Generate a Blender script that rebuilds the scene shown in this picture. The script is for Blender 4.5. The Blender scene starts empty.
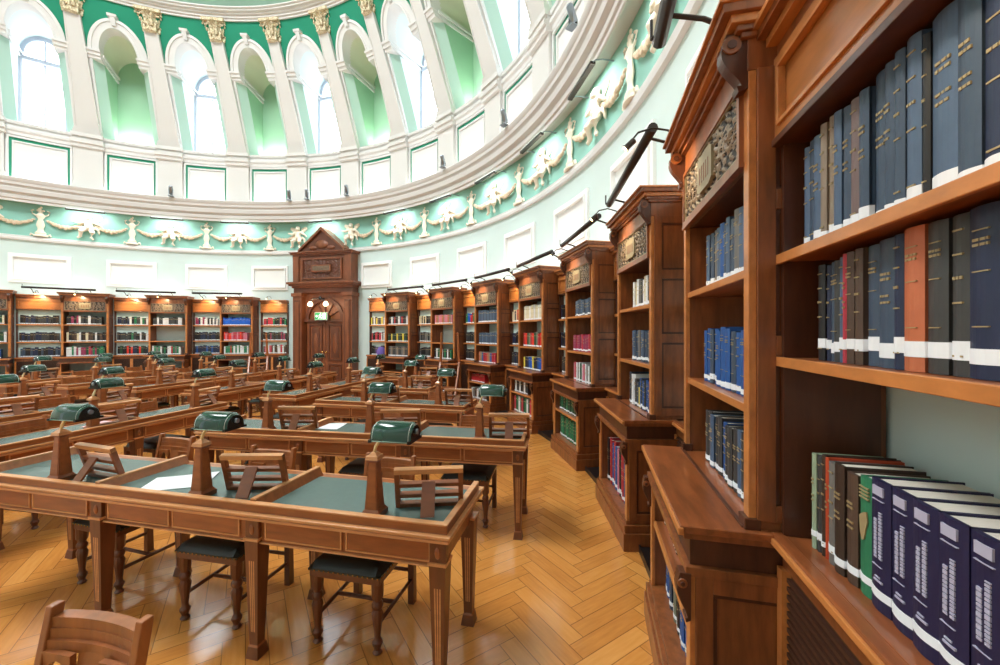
import bpy, bmesh, math, random
from math import sin, cos, pi, radians as rad, degrees, atan2, hypot, sqrt, floor
from mathutils import Vector, Matrix
random.seed(7)
S = bpy.context.scene
COL = S.collection
CX, CY, R = -6.5735, 3.3439, 7.98          # room axis and wall radius
STRAIGHT = -13.0                            # the wall runs straight beyond this angle
P0 = 12.2                                   # bay period (degrees)
AX = 78.2                                   # door axis

# ------------------------------------------------------------------ materials
def lin(c):
    return tuple(((v/255.)/12.92 if v/255. <= .04045 else ((v/255.+.055)/1.055)**2.4) for v in c)+(1,)
MATS = {}
def mat(name, col, rough=.5, metal=0, emit=0, noise=0, nscale=8, stretch=(1, 1, 1), bump=0, coat=0, spec=None, col2=None):
    m = bpy.data.materials.new(name); m.use_nodes = True
    nt = m.node_tree; b = nt.nodes['Principled BSDF']
    c = lin(col)
    b.inputs['Base Color'].default_value = c
    b.inputs['Roughness'].default_value = rough
    b.inputs['Metallic'].default_value = metal
    if coat: b.inputs['Coat Weight'].default_value = coat; b.inputs['Coat Roughness'].default_value = .12
    if spec is not None: b.inputs['Specular IOR Level'].default_value = spec
    if emit:
        b.inputs['Emission Color'].default_value = c; b.inputs['Emission Strength'].default_value = emit
    if noise or bump:
        tc = nt.nodes.new('ShaderNodeTexCoord'); mp = nt.nodes.new('ShaderNodeMapping')
        mp.inputs['Scale'].default_value = stretch
        nz = nt.nodes.new('ShaderNodeTexNoise'); nz.inputs['Scale'].default_value = nscale
        nz.inputs['Detail'].default_value = 5; nz.inputs['Roughness'].default_value = .6
        nt.links.new(tc.outputs['Object'], mp.inputs['Vector']); nt.links.new(mp.outputs['Vector'], nz.inputs['Vector'])
        if noise:
            rp = nt.nodes.new('ShaderNodeValToRGB')
            rp.color_ramp.elements[0].position = .3; rp.color_ramp.elements[1].position = .72
            d = lin(col2) if col2 else tuple(max(0, v*(1-noise)) for v in c[:3])+(1,)
            u = tuple(min(1, v*(1+noise*.6)) for v in c[:3])+(1,)
            rp.color_ramp.elements[0].color = d; rp.color_ramp.elements[1].color = u
            nt.links.new(nz.outputs['Fac'], rp.inputs['Fac']); nt.links.new(rp.outputs['Color'], b.inputs['Base Color'])
        if bump:
            bp = nt.nodes.new('ShaderNodeBump'); bp.inputs['Strength'].default_value = bump; bp.inputs['Distance'].default_value = .01
            nt.links.new(nz.outputs['Fac'], bp.inputs['Height']); nt.links.new(bp.outputs['Normal'], b.inputs['Normal'])
    MATS[name] = m
    return m
# woods
mat('case_wood', (140, 80, 42), .36, noise=.4, nscale=5, stretch=(5, 5, .9), coat=.25)
mat('case_wood_dark', (84, 44, 25), .4, noise=.35, nscale=5, stretch=(5, 5, .9), coat=.2)
mat('shelf_wood', (152, 84, 44), .36, noise=.35, nscale=5, stretch=(1, 6, 6), coat=.25)
mat('edge_wood', (196, 124, 66), .34, noise=.25, nscale=6, stretch=(1.5, 6, 3), coat=.25)
mat('ledge_wood', (148, 82, 44), .28, noise=.4, nscale=4, stretch=(1.2, 6, 6), coat=.35)
mat('desk_wood', (158, 90, 45), .36, noise=.32, nscale=5, stretch=(1, 6, 6), coat=.25)
mat('desk_edge_highlight', (212, 148, 94), .32, noise=.22, nscale=6, stretch=(1, 6, 6), coat=.3)  # paler than desk_wood: highlights along rails and mouldings put into the colour
mat('desk_dark', (118, 66, 34), .4, noise=.3, nscale=5, stretch=(5, 5, 1), coat=.2)
mat('chair_wood', (160, 92, 46), .36, noise=.3, nscale=6, stretch=(4, 4, 1), coat=.2)
mat('chair_leg_wood', (104, 56, 30), .38, noise=.3, nscale=6, stretch=(4, 4, 1), coat=.2)
mat('rest_wood', (142, 78, 40), .38, noise=.3, nscale=6, stretch=(1, 4, 4), coat=.2)
mat('portal_wood', (128, 72, 42), .42, noise=.35, nscale=3, stretch=(3, 3, .8), coat=.1)
mat('portal_dark', (98, 54, 34), .45, noise=.3, nscale=6)
mat('carved_wood', (112, 92, 72), .42, noise=.4, nscale=20)
mat('carve_light', (136, 114, 90), .4, noise=.25, nscale=30)
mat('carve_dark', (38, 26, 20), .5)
mat('cartouche', (150, 136, 108), .5, noise=.2, nscale=20)
mat('link_panel', (176, 108, 52), .34, noise=.3, nscale=4, stretch=(1, 5, 5), coat=.25)
mat('grille', (66, 38, 24), .5)
mat('black_plinth', (24, 20, 20), .4)
# plaster
mat('wall_mint', (204, 221, 217), .75, noise=.03, nscale=1.2)
mat('frieze_green', (140, 194, 180), .75, noise=.06, nscale=2)
mat('white_plaster', (220, 219, 217), .7)
mat('pilaster_white', (214, 211, 207), .7)
mat('cornice_plaster', (208, 203, 199), .7)
mat('panel_white', (236, 238, 236), .75)
mat('emerald', (16, 136, 104), .7)
mat('reveal_mint', (172, 204, 190), .75)
mat('niche_green', (152, 196, 164), .75)
mat('niche_vault', (208, 214, 190), .75)
mat('window_reveal', (214, 228, 228), .7)
mat('capital_cream', (236, 224, 194), .6, noise=.4, nscale=26, bump=.5, col2=(150, 118, 74))
mat('relief_cream', (238, 228, 208), .65, noise=.06, nscale=12)
mat('garland_cream', (220, 198, 170), .65, noise=.15, nscale=25)
mat('dome_plaster', (150, 182, 164), .75)
mat('window_glow', (244, 250, 255), .4, emit=3.6)
mat('sky_glow', (250, 252, 255), .4, emit=17.0)
mat('mullion', (186, 192, 206), .6)
# fittings
mat('leather_green', (84, 108, 104), .26, noise=.06, nscale=40, bump=.05)
mat('cushion', (30, 38, 34), .4, noise=.2, nscale=30, bump=.06)
mat('brass', (214, 170, 96), .25, metal=1)
mat('lamp_green', (8, 58, 42), .15, coat=.5)
mat('lamp_green_edge', (150, 176, 160), .2)
mat('lamp_black', (22, 26, 26), .25)
mat('lamp_inner', (224, 228, 216), .5)
mat('lamp_brass', (226, 206, 160), .3, metal=.6)
mat('bar_dark', (44, 32, 30), .4)
mat('steel', (150, 158, 166), .3, metal=.8)
mat('spot_grey', (70, 62, 58), .35, metal=.3)
mat('spot_glass', (255, 226, 160), .3, emit=6)
mat('globe_glass', (255, 226, 190), .3, emit=3.5)
mat('exit_green', (40, 150, 84), .5, emit=.35)
mat('exit_white', (240, 255, 244), .5, emit=.7)
mat('paper', (226, 228, 230), .7)
mat('pages', (224, 218, 204), .8, noise=.06, nscale=60, stretch=(8, 1, 1))
mat('label_white', (236, 238, 242), .6)
mat('gilt', (172, 152, 112), .45, metal=.2)
mat('silver_print', (176, 174, 196), .5)
mat('purple_cloth', (112, 92, 176), .7)
mat('pink_paper', (226, 176, 176), .7)
mat('tin', (208, 214, 212), .4, metal=.6)
BOOKC = {'slate blue': (62, 78, 98), 'navy': (34, 44, 72), 'dark navy': (30, 28, 66), 'steel blue': (78, 98, 124), 'blue': (34, 84, 150),
 'black': (30, 28, 30), 'charcoal': (62, 62, 62), 'grey': (112, 108, 104), 'mauve': (118, 98, 96), 'tan': (140, 122, 104), 'brown': (82, 62, 50),
 'dark brown': (60, 44, 34), 'red': (176, 40, 44), 'crimson': (188, 54, 70), 'orange': (190, 106, 70), 'rust': (196, 74, 38), 'green': (44, 120, 84),
 'dark green': (34, 74, 50), 'olive': (112, 118, 100), 'pale green': (150, 168, 140), 'white': (226, 226, 226), 'cream': (214, 202, 172),
 'yellow': (222, 200, 70), 'magenta': (150, 50, 84), 'pink': (206, 120, 140), 'purple': (98, 70, 130), 'bright blue': (24, 92, 196), 'bright red': (226, 52, 36), 'emerald': (30, 120, 80)}
for k, v in BOOKC.items(): mat('book_'+k, v, .5, noise=.14, nscale=14)

def floor_material():
    m = bpy.data.materials.new('herringbone_parquet'); m.use_nodes = True
    nt = m.node_tree; N = nt.nodes; L = nt.links; b = N['Principled BSDF']
    def M(op, a, b2=None, c=None):
        n = N.new('ShaderNodeMath'); n.operation = op
        for i, v in enumerate((a, b2, c)):
            if v is None: continue
            if isinstance(v, (int, float)): n.inputs[i].default_value = v
            else: L.new(v, n.inputs[i])
        return n.outputs[0]
    tc = N.new('ShaderNodeTexCoord'); mp = N.new('ShaderNodeMapping')
    W = .093; n = 5
    mp.inputs['Rotation'].default_value = (0, 0, rad(-33))
    mp.inputs['Scale'].default_value = (1/W, 1/W, 1)
    L.new(tc.outputs['Object'], mp.inputs['Vector'])
    sp = N.new('ShaderNodeSeparateXYZ'); L.new(mp.outputs['Vector'], sp.inputs[0])
    x = M('ADD', sp.outputs[0], 4000.0); y = M('ADD', sp.outputs[1], 4000.0)
    i = M('FLOOR', x); j = M('FLOOR', y); fx = M('FRACT', x); fy = M('FRACT', y)
    k = M('FLOORED_MODULO', M('SUBTRACT', i, j), 2.0*n)
    k = M('ROUND', k)
    hz = M('LESS_THAN', k, n-.5)                       # 1 for horizontal planks
    lh = M('ADD', k, fx)                               # along, horizontal
    kv = M('SUBTRACT', 2.0*n-1, k)
    lv = M('ADD', kv, fy)
    along = M('ADD', M('MULTIPLY', hz, lh), M('MULTIPLY', M('SUBTRACT', 1.0, hz), lv))
    across = M('ADD', M('MULTIPLY', hz, fy), M('MULTIPLY', M('SUBTRACT', 1.0, hz), fx))
    idx = M('ADD', M('MULTIPLY', hz, M('SUBTRACT', i, k)), M('MULTIPLY', M('SUBTRACT', 1.0, hz), i))
    idy = M('ADD', M('MULTIPLY', hz, j), M('MULTIPLY', M('SUBTRACT', 1.0, hz), M('SUBTRACT', j, kv)))
    cv = N.new('ShaderNodeCombineXYZ'); L.new(idx, cv.inputs[0]); L.new(idy, cv.inputs[1]); L.new(hz, cv.inputs[2])
    wn = N.new('ShaderNodeTexWhiteNoise'); wn.noise_dimensions = '3D'; L.new(cv.outputs[0], wn.inputs['Vector'])
    # grain, stretched along each plank and shifted per plank
    gv = N.new('ShaderNodeCombineXYZ')
    L.new(M('ADD', M('MULTIPLY', along, .28), M('MULTIPLY', wn.outputs['Value'], 37.0)), gv.inputs[0])
    L.new(M('ADD', M('MULTIPLY', across, 2.2), M('MULTIPLY', wn.outputs['Value'], 91.0)), gv.inputs[1])
    nz = N.new('ShaderNodeTexNoise'); nz.inputs['Scale'].default_value = 2.2; nz.inputs['Detail'].default_value = 6
    L.new(gv.outputs[0], nz.inputs['Vector'])
    rp = N.new('ShaderNodeValToRGB'); e = rp.color_ramp.elements
    e[0].position = 0; e[0].color = lin((172, 106, 46)); e[1].position = 1; e[1].color = lin((232, 168, 92))
    mid = rp.color_ramp.elements.new(.5); mid.color = lin((212, 142, 68))
    fac = M('ADD', M('MULTIPLY', wn.outputs['Value'], .42), M('MULTIPLY', nz.outputs['Fac'], .6))
    L.new(fac, rp.inputs['Fac'])
    ea = M('MINIMUM', across, M('SUBTRACT', 1.0, across)); el = M('MINIMUM', along, M('SUBTRACT', float(n), along))
    gap = M('LESS_THAN', M('MINIMUM', ea, el), .022)
    mx = N.new('ShaderNodeMix'); mx.data_type = 'RGBA'
    L.new(M('MULTIPLY', gap, .62), mx.inputs[0]); L.new(rp.outputs['Color'], mx.inputs[6]); mx.inputs[7].default_value = lin((66, 34, 14))
    L.new(mx.outputs[2], b.inputs['Base Color'])
    L.new(M('ADD', .14, M('MULTIPLY', nz.outputs['Fac'], .16)), b.inputs['Roughness'])
    b.inputs['Coat Weight'].default_value = .6; b.inputs['Coat Roughness'].default_value = .1
    bp = N.new('ShaderNodeBump'); bp.inputs['Strength'].default_value = .25; bp.inputs['Distance'].default_value = .002
    L.new(M('SUBTRACT', 1.0, gap), bp.inputs['Height']); L.new(bp.outputs['Normal'], b.inputs['Normal'])
    MATS['parquet'] = m
floor_material()

# ------------------------------------------------------------------ mesh builder
class MB:
    def __init__(s): s.v = []; s.f = []; s.mi = []; s.mats = []; s.sm = []
    def _m(s, m):
        if m not in s.mats: s.mats.append(m)
        return s.mats.index(m)
    def add(s, vs, fs, m, smooth=False):
        o = len(s.v); s.v += [tuple(v) for v in vs]; k = s._m(m)
        for f in fs: s.f.append([i+o for i in f]); s.mi.append(k); s.sm.append(smooth)
    def box(s, x0, x1, y0, y1, z0, z1, m, T=None):
        v = [(x, y, z) for z in (z0, z1) for y in (y0, y1) for x in (x0, x1)]
        if T is not None: v = [T @ Vector(p) for p in v]
        s.add(v, [(0, 2, 3, 1), (4, 5, 7, 6), (0, 1, 5, 4), (2, 6, 7, 3), (0, 4, 6, 2), (1, 3, 7, 5)], m)
    def frus(s, c, z0, z1, a0, b0, a1, b1, m, T=None):       # rectangular frustum, half sizes a,b
        v = [(c[0]+sx*a, c[1]+sy*b, z) for z, a, b in ((z0, a0, b0), (z1, a1, b1)) for sx, sy in ((-1, -1), (1, -1), (1, 1), (-1, 1))]
        if T is not None: v = [T @ Vector(p) for p in v]
        s.add(v, [(3, 2, 1, 0), (4, 5, 6, 7)]+[(i, (i+1) % 4, (i+1) % 4+4, i+4) for i in range(4)], m)
    def prism(s, poly, lo, hi, axis, m, smooth=False, T=None):   # poly in the two other axes, extruded along axis
        n = len(poly); vs = []
        for h in (lo, hi):
            for a, b in poly:
                p = {'x': (h, a, b), 'y': (a, h, b), 'z': (a, b, h)}[axis]
                vs.append(T @ Vector(p) if T is not None else p)
        s.add(vs, [tuple(range(n))[::-1], tuple(range(n, 2*n))]+[(i, (i+1) % n, (i+1) % n+n, i+n) for i in range(n)], m, smooth)
    def tube(s, pts, r, m, n=8, caps=True):
        pts = [Vector(p) for p in pts]; rs = r if isinstance(r, (list, tuple)) else [r]*len(pts)
        vs = []; up = Vector((0, 0, 1))
        for i, p in enumerate(pts):
            d = (pts[min(i+1, len(pts)-1)]-pts[max(i-1, 0)]).normalized()
            a = d.cross(up)
            if a.length < 1e-3: a = d.cross(Vector((1, 0, 0)))
            a.normalize(); b = d.cross(a)
            for k in range(n):
                t = 2*pi*k/n; vs.append(p+(a*cos(t)+b*sin(t))*rs[i])
        fs = [(i*n+k, i*n+(k+1) % n, (i+1)*n+(k+1) % n, (i+1)*n+k) for i in range(len(pts)-1) for k in range(n)]
        s.add(vs, fs, m, True)
        if caps:
            s.add(vs[:n], [tuple(range(n))], m); s.add(vs[-n:], [tuple(range(n))[::-1]], m)
    def lathe(s, prof, m, c=(0, 0), n=10, T=None, sq=1):
        vs = []
        for r, z in prof:
            for k in range(n):
                t = 2*pi*(k+.5)/n; p = (c[0]+r*cos(t), c[1]+r*sin(t)*sq, z)
                vs.append(T @ Vector(p) if T is not None else p)
        fs = [(i*n+k, i*n+(k+1) % n, (i+1)*n+(k+1) % n, (i+1)*n+k) for i in range(len(prof)-1) for k in range(n)]
        s.add(vs, fs, m, True)
        s.add(vs[:n], [tuple(range(n))[::-1]], m); s.add(vs[-n:], [tuple(range(n))], m)
    def ball(s, c, r, m, nu=10, nv=7, T=None):
        rx, ry, rz = (r, r, r) if isinstance(r, (int, float)) else r
        vs = []
        for i in range(nv+1):
            ph = pi*i/nv
            for k in range(nu):
                t = 2*pi*k/nu; p = Vector((c[0]+rx*sin(ph)*cos(t), c[1]+ry*sin(ph)*sin(t), c[2]-rz*cos(ph)))
                vs.append(T @ p if T is not None else p)
        fs = [(i*nu+k, i*nu+(k+1) % nu, (i+1)*nu+(k+1) % nu, (i+1)*nu+k) for i in range(nv) for k in range(nu)]
        s.add(vs, fs, m, True)
    def grid(s, fn, nu, nv, m, smooth=True):
        vs = [fn(i/nu, j/nv) for j in range(nv+1) for i in range(nu+1)]
        w = nu+1
        s.add(vs, [(j*w+i, j*w+i+1, (j+1)*w+i+1, (j+1)*w+i) for j in range(nv) for i in range(nu)], m, smooth)
    def frame(s, x0, x1, z0, z1, w, y0, y1, m):              # rectangular moulding frame in a facing plane
        s.box(x0, x1, y0, y1, z1-w, z1, m); s.box(x0, x1, y0, y1, z0, z0+w, m)
        s.box(x0, x0+w, y0, y1, z0+w, z1-w, m); s.box(x1-w, x1, y0, y1, z0+w, z1-w, m)
    def mesh(s, name):
        me = bpy.data.meshes.new(name); me.from_pydata(s.v, [], s.f)
        for k in s.mats: me.materials.append(MATS[k])
        me.polygons.foreach_set('material_index', s.mi); me.polygons.foreach_set('use_smooth', s.sm)
        me.validate(); me.update()
        bm = bmesh.new(); bm.from_mesh(me); bmesh.ops.remove_doubles(bm, verts=bm.verts, dist=1e-5)
        bmesh.ops.recalc_face_normals(bm, faces=bm.faces)
        for e in bm.edges:
            if len(e.link_faces) == 2 and e.calc_face_angle(0) > rad(32): e.smooth = False
        bm.to_mesh(me); bm.free()
        return me
    def build(s, name, parent=None, loc=(0, 0, 0), rz=0, bev=0):
        o = bpy.data.objects.new(name, s.mesh(name)); COL.objects.link(o); o.location = loc; o.rotation_euler = (0, 0, rz)
        if parent: o.parent = parent
        if bev:
            b = o.modifiers.new('bevel', 'BEVEL'); b.width = bev; b.segments = 2; b.limit_method = 'ANGLE'; b.angle_limit = rad(50)
        return o
def empty(name, loc=(0, 0, 0), rz=0, parent=None):
    o = bpy.data.objects.new(name, None); COL.objects.link(o); o.location = loc; o.rotation_euler = (0, 0, rz); o.empty_display_size = .1
    if parent: o.parent = parent
    return o
def tag(o, label, cat, group=None):
    o['label'] = label; o['category'] = cat
    if group: o['group'] = group
    return o
def struct(o): o['kind'] = 'structure'; return o
def link_copy(o, parent=None):
    c = o.copy(); COL.objects.link(c)
    if parent: c.parent = parent
    for ch in list(o.children): link_copy(ch, c)
    return c
def light(name, typ, loc, energy, col=(1, 1, 1), parent=None, **kw):
    l = bpy.data.lights.new(name, typ); l.energy = energy; l.color = col
    for k, v in kw.items(): setattr(l, k, v)
    o = bpy.data.objects.new(name, l); COL.objects.link(o); o.location = loc
    if parent: o.parent = parent
    return o
def aim(o, d): o.rotation_euler = Vector(d).to_track_quat('-Z', 'Y').to_euler()
def pol(a, r, z=0): return Vector((CX+r*cos(rad(a)), CY+r*sin(rad(a)), z))
ORD = ['first', 'second', 'third', 'fourth', 'fifth', 'sixth', 'seventh', 'eighth', 'ninth', 'tenth', 'eleventh', 'twelfth', 'thirteenth', 'fourteenth',
 'fifteenth', 'sixteenth', 'seventeenth', 'eighteenth', 'nineteenth', 'twentieth', 'twenty-first', 'twenty-second', 'twenty-third', 'twenty-fourth', 'twenty-fifth', 'twenty-sixth', 'twenty-seventh', 'twenty-eighth']

# ------------------------------------------------------------------ the room shell
# path of the wall: circle, then straight past the camera
def path_pts(off):
    a0 = STRAIGHT; pts = []
    t = Vector((sin(rad(a0)), -cos(rad(a0)), 0)); p = pol(a0, R-off)
    pts.append(p+t*4.5)
    A = [a0+i*(212-a0)/150 for i in range(151)]
    pts += [pol(a, R-off) for a in A]
    t2 = Vector((-sin(rad(212)), cos(rad(212)), 0))
    pts.append(pts[-1]+t2*.6)
    return pts
def sweep(name, prof, m, mats=None, smooth=True):           # prof = (inward offset, z)
    b = MB(); n = None; rows = [path_pts(o) for o, z in prof]
    for k in range(len(prof)-1):
        vs = []; L = len(rows[k])
        for row, (o, z) in ((rows[k], prof[k]), (rows[k+1], prof[k+1])): vs += [(p.x, p.y, z) for p in row]
        b.add(vs, [(i, i+1, L+i+1, L+i) for i in range(L-1)], mats[k] if mats else m, smooth)
    return struct(b.build(name))
fl = MB(); fl.add([(-16, -4, 0), (4, -4, 0), (4, 13, 0), (-16, 13, 0)], [(0, 1, 2, 3)], 'parquet')
fo = struct(fl.build('floor', loc=(0, 0, 0)))
sweep('wall_round', [(0, 0), (0, 3.75)], 'wall_mint')
sweep('trim_1', [(0, 3.745), (.05, 3.75), (.06, 3.80), (.045, 3.82), (.05, 3.85), (0, 3.865)], 'white_plaster')
sweep('wall_frieze', [(0, 3.86), (0, 4.76)], 'frieze_green')
sweep('trim_2', [(0, 4.72), (.10, 4.70), (.17, 4.66), (.20, 4.625), (.225, 4.625), (.225, 4.68), (.25, 4.70), (.255, 4.76), (.235, 4.775), (.24, 4.80), (.30, 4.84), (.31, 4.93), (.29, 4.945), (.30, 4.97), (.335, 5.0), (.34, 5.06), (.365, 5.09), (.375, 5.15), (.36, 5.17), (0, 5.2)], 'cornice_plaster')
sweep('baseboard_round', [(.03, 0), (.03, .15), (0, .17)], 'case_wood_dark')
# closing wall behind the camera
bw = MB(); bw.box(-15.5, 3.5, -3.9, -3.7, 0, 6.5, 'wall_mint'); struct(bw.build('wall_back'))
cb = MB(); cb.box(-15.5, 3.5, -3.9, .5, 5.2, 5.3, 'white_plaster')

def rz_(z):                                                  # dome shell radius with height
    t = z-6.57
    return R-.36*t-.02*t*t
def pt(u, r, z): return (r*cos(rad(u)), r*sin(rad(u)), z)
ZS, ZT = 8.45, 9.53                                          # arch spring, shell top
WO, RO, WI, RI = 4.5, .70, 2.95, .53
def arch(w, h, n=24):
    return [(w*cos(pi*i/n), ZS+h*sin(pi*i/n)) for i in range(n+1)]       # u from +w to -w
def ring_mesh(prof, m, n=180, a0=0, a1=360):
    b = MB(); L = n+1
    for k in range(len(prof)-1):
        vs = [pt(a0+(a1-a0)*i/n, r, z) for r, z in prof[k:k+2] for i in range(L)]
        b.add(vs, [(i, i+1, L+i+1, L+i) for i in range(n)], m, True)
    return b
C3 = (CX, CY, 0)
# attic zone behind the cornice and the sill band
struct(ring_mesh([(R, 5.1), (R, 6.28)], 'white_plaster').build('wall_attic', loc=C3))
struct(ring_mesh([(R, 6.24), (R-.05, 6.26), (R-.06, 6.33), (R-.10, 6.36), (R-.11, 6.41), (R-.03, 6.43), (R-.03, 6.50), (R-.08, 6.52), (R-.09, 6.58), (R-.05, 6.6), (R+.42, 6.6)], 'white_plaster').build('trim_3', loc=C3))
# dome ring entablature and upper dome
struct(ring_mesh([(6.78, 9.5), (6.71, 9.485), (6.705, 9.53), (6.665, 9.535), (6.66, 9.58), (6.61, 9.585), (6.60, 9.615), (6.54, 9.62), (6.53, 9.655), (6.49, 9.66), (6.49, 9.69), (6.75, 9.71)], 'pilaster_white').build('trim_4', loc=C3))
up = [(6.76, 9.70)]
for i in range(1, 13):
    t = i/12; r = 6.76-(6.76-2.6)*t; up.append((r, 9.70+2.4*sin(t*pi/2)))
struct(ring_mesh(up, 'dome_plaster').build('ceiling_dome', loc=C3))
struct(ring_mesh([(2.62, 12.08), (2.5, 12.02), (2.45, 12.1), (2.45, 12.5)], 'white_plaster').build('trim_5', loc=C3))
ok = MB(); ok.add([pt(i*10, 2.5, 12.4) for i in range(36)], [tuple(range(36))], 'sky_glow'); struct(ok.build('window_40', loc=C3))

# one bay of the shell: spandrel, archivolt, splayed jambs, imposts, reveal
def bay_meshes(kind):
    W = MB()
    n = 28
    us = [-6.1]+[-WO*cos(pi*i/n) for i in range(n+1)]+[6.1]
    def zo(u): return ZS if abs(u) >= WO else ZS+RO*sqrt(max(0, 1-(u/WO)**2))
    for i in range(len(us)-1):
        u0, u1 = us[i], us[i+1]; z0, z1 = zo(u0), zo(u1); q = []
        K = 4
        for t in range(K+1):
            za = z0+(ZT-z0)*t/K; zb = z1+(ZT-z1)*t/K
            q += [pt(u0, rz_(za), za), pt(u1, rz_(zb), zb)]
        W.add(q, [(2*t, 2*t+1, 2*t+3, 2*t+2) for t in range(K)], 'emerald', True)
    for sg in (-1, 1):                                        # piers behind the pilasters, below the spring
        K = 8; q = []
        for t in range(K+1):
            z = 6.58+(ZS-6.58)*t/K; q += [pt(sg*6.1, rz_(z), z), pt(sg*WO, rz_(z), z)]
        W.add(q, [(2*t, 2*t+1, 2*t+3, 2*t+2) for t in range(K)], 'white_plaster', True)
        q = []
        for t in range(K+1):                                   # splayed jamb
            z = 6.58+(ZS-6.58)*t/K; q += [pt(sg*WO, rz_(z), z), pt(sg*WO, rz_(z)-.03, z), pt(sg*(WO-.28), rz_(z)-.03, z), pt(sg*(WO-.28), rz_(z)+.03, z), pt(sg*WI, rz_(z)+.2, z)]
        for c, mm in ((0, 'white_plaster'), (1, 'white_plaster'), (2, 'white_plaster'), (3, 'reveal_mint')):
            W.add(q, [(5*t+c, 5*t+c+1, 5*t+c+6, 5*t+c+5) for t in range(K)], mm, True)
        for za, zb, d, ua in ((8.30, 8.36, .04, 2.85), (8.36, 8.43, .07, 2.8), (8.43, 8.47, .1, 2.75)):   # impost
            q = [pt(sg*u, r, z) for z in (za, zb) for u, r in ((ua, rz_(z)+.3), (ua, rz_(z)-d), (5.0, rz_(z)-d), (5.0, rz_(z)+.05))]
            W.add(q, [(0, 1, 2, 3), (7, 6, 5, 4), (0, 1, 5, 4), (1, 2, 6, 5), (2, 3, 7, 6)], 'white_plaster')
    # archivolt, stepped
    prof = [(WO+.12, RO+.015, 0), (WO+.12, RO+.015, .05), (4.05, .655, .07), (4.0, .65, .04), (3.3, .57, .04), (3.25, .565, .06), (WI, RI, .06), (WI, RI, -.25)]
    rows = []
    for w, h, d in prof: rows.append([pt(u, rz_(z)-d, z) for u, z in arch(w, h)])
    for k in range(len(rows)-1):
        L = len(rows[k]); W.add(rows[k]+rows[k+1], [(i, i+1, L+i+1, L+i) for i in range(L-1)], 'white_plaster', True)
    # keystone
    q = [pt(u, rz_(z)-d, z) for z, w, d in ((9.02, .34, .10), (9.17, .45, .12), (9.17, .75, .13), (9.22, .75, .13)) for u, d in ((-w, 0), (-w, d), (w, d), (w, 0))]
    W.add(q, [(4*k+a, 4*k+(a+1) % 4, 4*k+4+(a+1) % 4, 4*k+4+a) for k in range(3) for a in range(4)]+[(0, 1, 2, 3), (12, 13, 14, 15)], 'white_plaster')
    # reveal tunnel to the vertical plane
    RB = R+.36
    out = [(WI, 6.59)]+[(WI, 6.59+(ZS-6.59)*t/6) for t in range(1, 7)]+arch(WI, RI)[1:]+[(-WI, ZS+(6.59-ZS)*t/6) for t in range(1, 7)]
    front = [pt(u, rz_(z)+(.2 if z <= ZS+.001 else .2), z) for u, z in out]; back = [pt(u, RB, z) for u, z in out]
    L = len(out)
    for i in range(L-1):
        zmid = (out[i][1]+out[i+1][1])/2
        mm = ('window_reveal' if kind == 'win' else ('niche_vault' if zmid > ZS else 'niche_green'))
        W.add([front[i], front[i+1], back[i+1], back[i]], [(0, 1, 2, 3)], mm, True)
    for sg in (-1, 1):                                        # the impost moulding runs on along the tunnel sides
        for za, zb, w in ((8.30, 8.36, .22), (8.40, 8.46, .36)):
            q = [pt(sg*u, r, z) for z in (za, zb) for u, r in ((WI+.02, RB), (WI-w, RB), (WI-w, rz_(zb)+.1), (WI+.02, rz_(zb)+.1))]
            W.add(q, [(0, 1, 2, 3), (7, 6, 5, 4), (0, 1, 5, 4), (1, 2, 6, 5), (2, 3, 7, 6)], 'white_plaster')
    P = MB(); ctr = [pt(0, RB, 7.6)]
    if kind == 'win':
        P.add([pt(u, RB, z) for u, z in out], [tuple(range(L))], 'window_glow')
        F = MB()
        def bar(u0, u1, z0, z1, d=.07):
            q = [pt(u, r, z) for z in (z0, z1) for u, r in ((u0, RB), (u0, RB-d), (u1, RB-d), (u1, RB))]
            F.add(q, [(0, 1, 2, 3), (7, 6, 5, 4), (0, 1, 5, 4), (1, 2, 6, 5), (2, 3, 7, 6), (3, 0, 4, 7)], 'mullion')
        bar(-WI, WI, 8.27, 8.37, .12); bar(-.13, .13, 6.6, 8.28); bar(-.1, .1, 8.36, 8.95, .05)
        bar(-WI, -WI+.42, 6.6, 8.45, .12); bar(WI-.42, WI, 6.6, 8.45, .12); bar(-WI, WI, 6.6, 6.7)
        a1, a2 = arch(WI, RI), arch(WI-.55, RI-.10)
        F.add([pt(u, RB-.07, z) for u, z in a1+a2], [(i, i+1, len(a1)+i+1, len(a1)+i) for i in range(len(a1)-1)], 'mullion')
        F.add([pt(u, r, z) for r in (RB-.07, RB) for u, z in a2], [(i, i+1, len(a1)+i+1, len(a1)+i) for i in range(len(a1)-1)], 'mullion')
        return W, P, F
    P.add([pt(u, RB, z) for u, z in out], [tuple(range(L))], 'niche_green')
    return W, P, None
WW, WP, WF = bay_meshes('win'); NW, NP, _ = bay_meshes('niche')
ww, wp, wf = WW.mesh('drum_bay'), WP.mesh('window_pane'), WF.mesh('window_frame'); nw, npn = NW.mesh('drum_bay_niche'), NP.mesh('niche_back')
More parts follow.
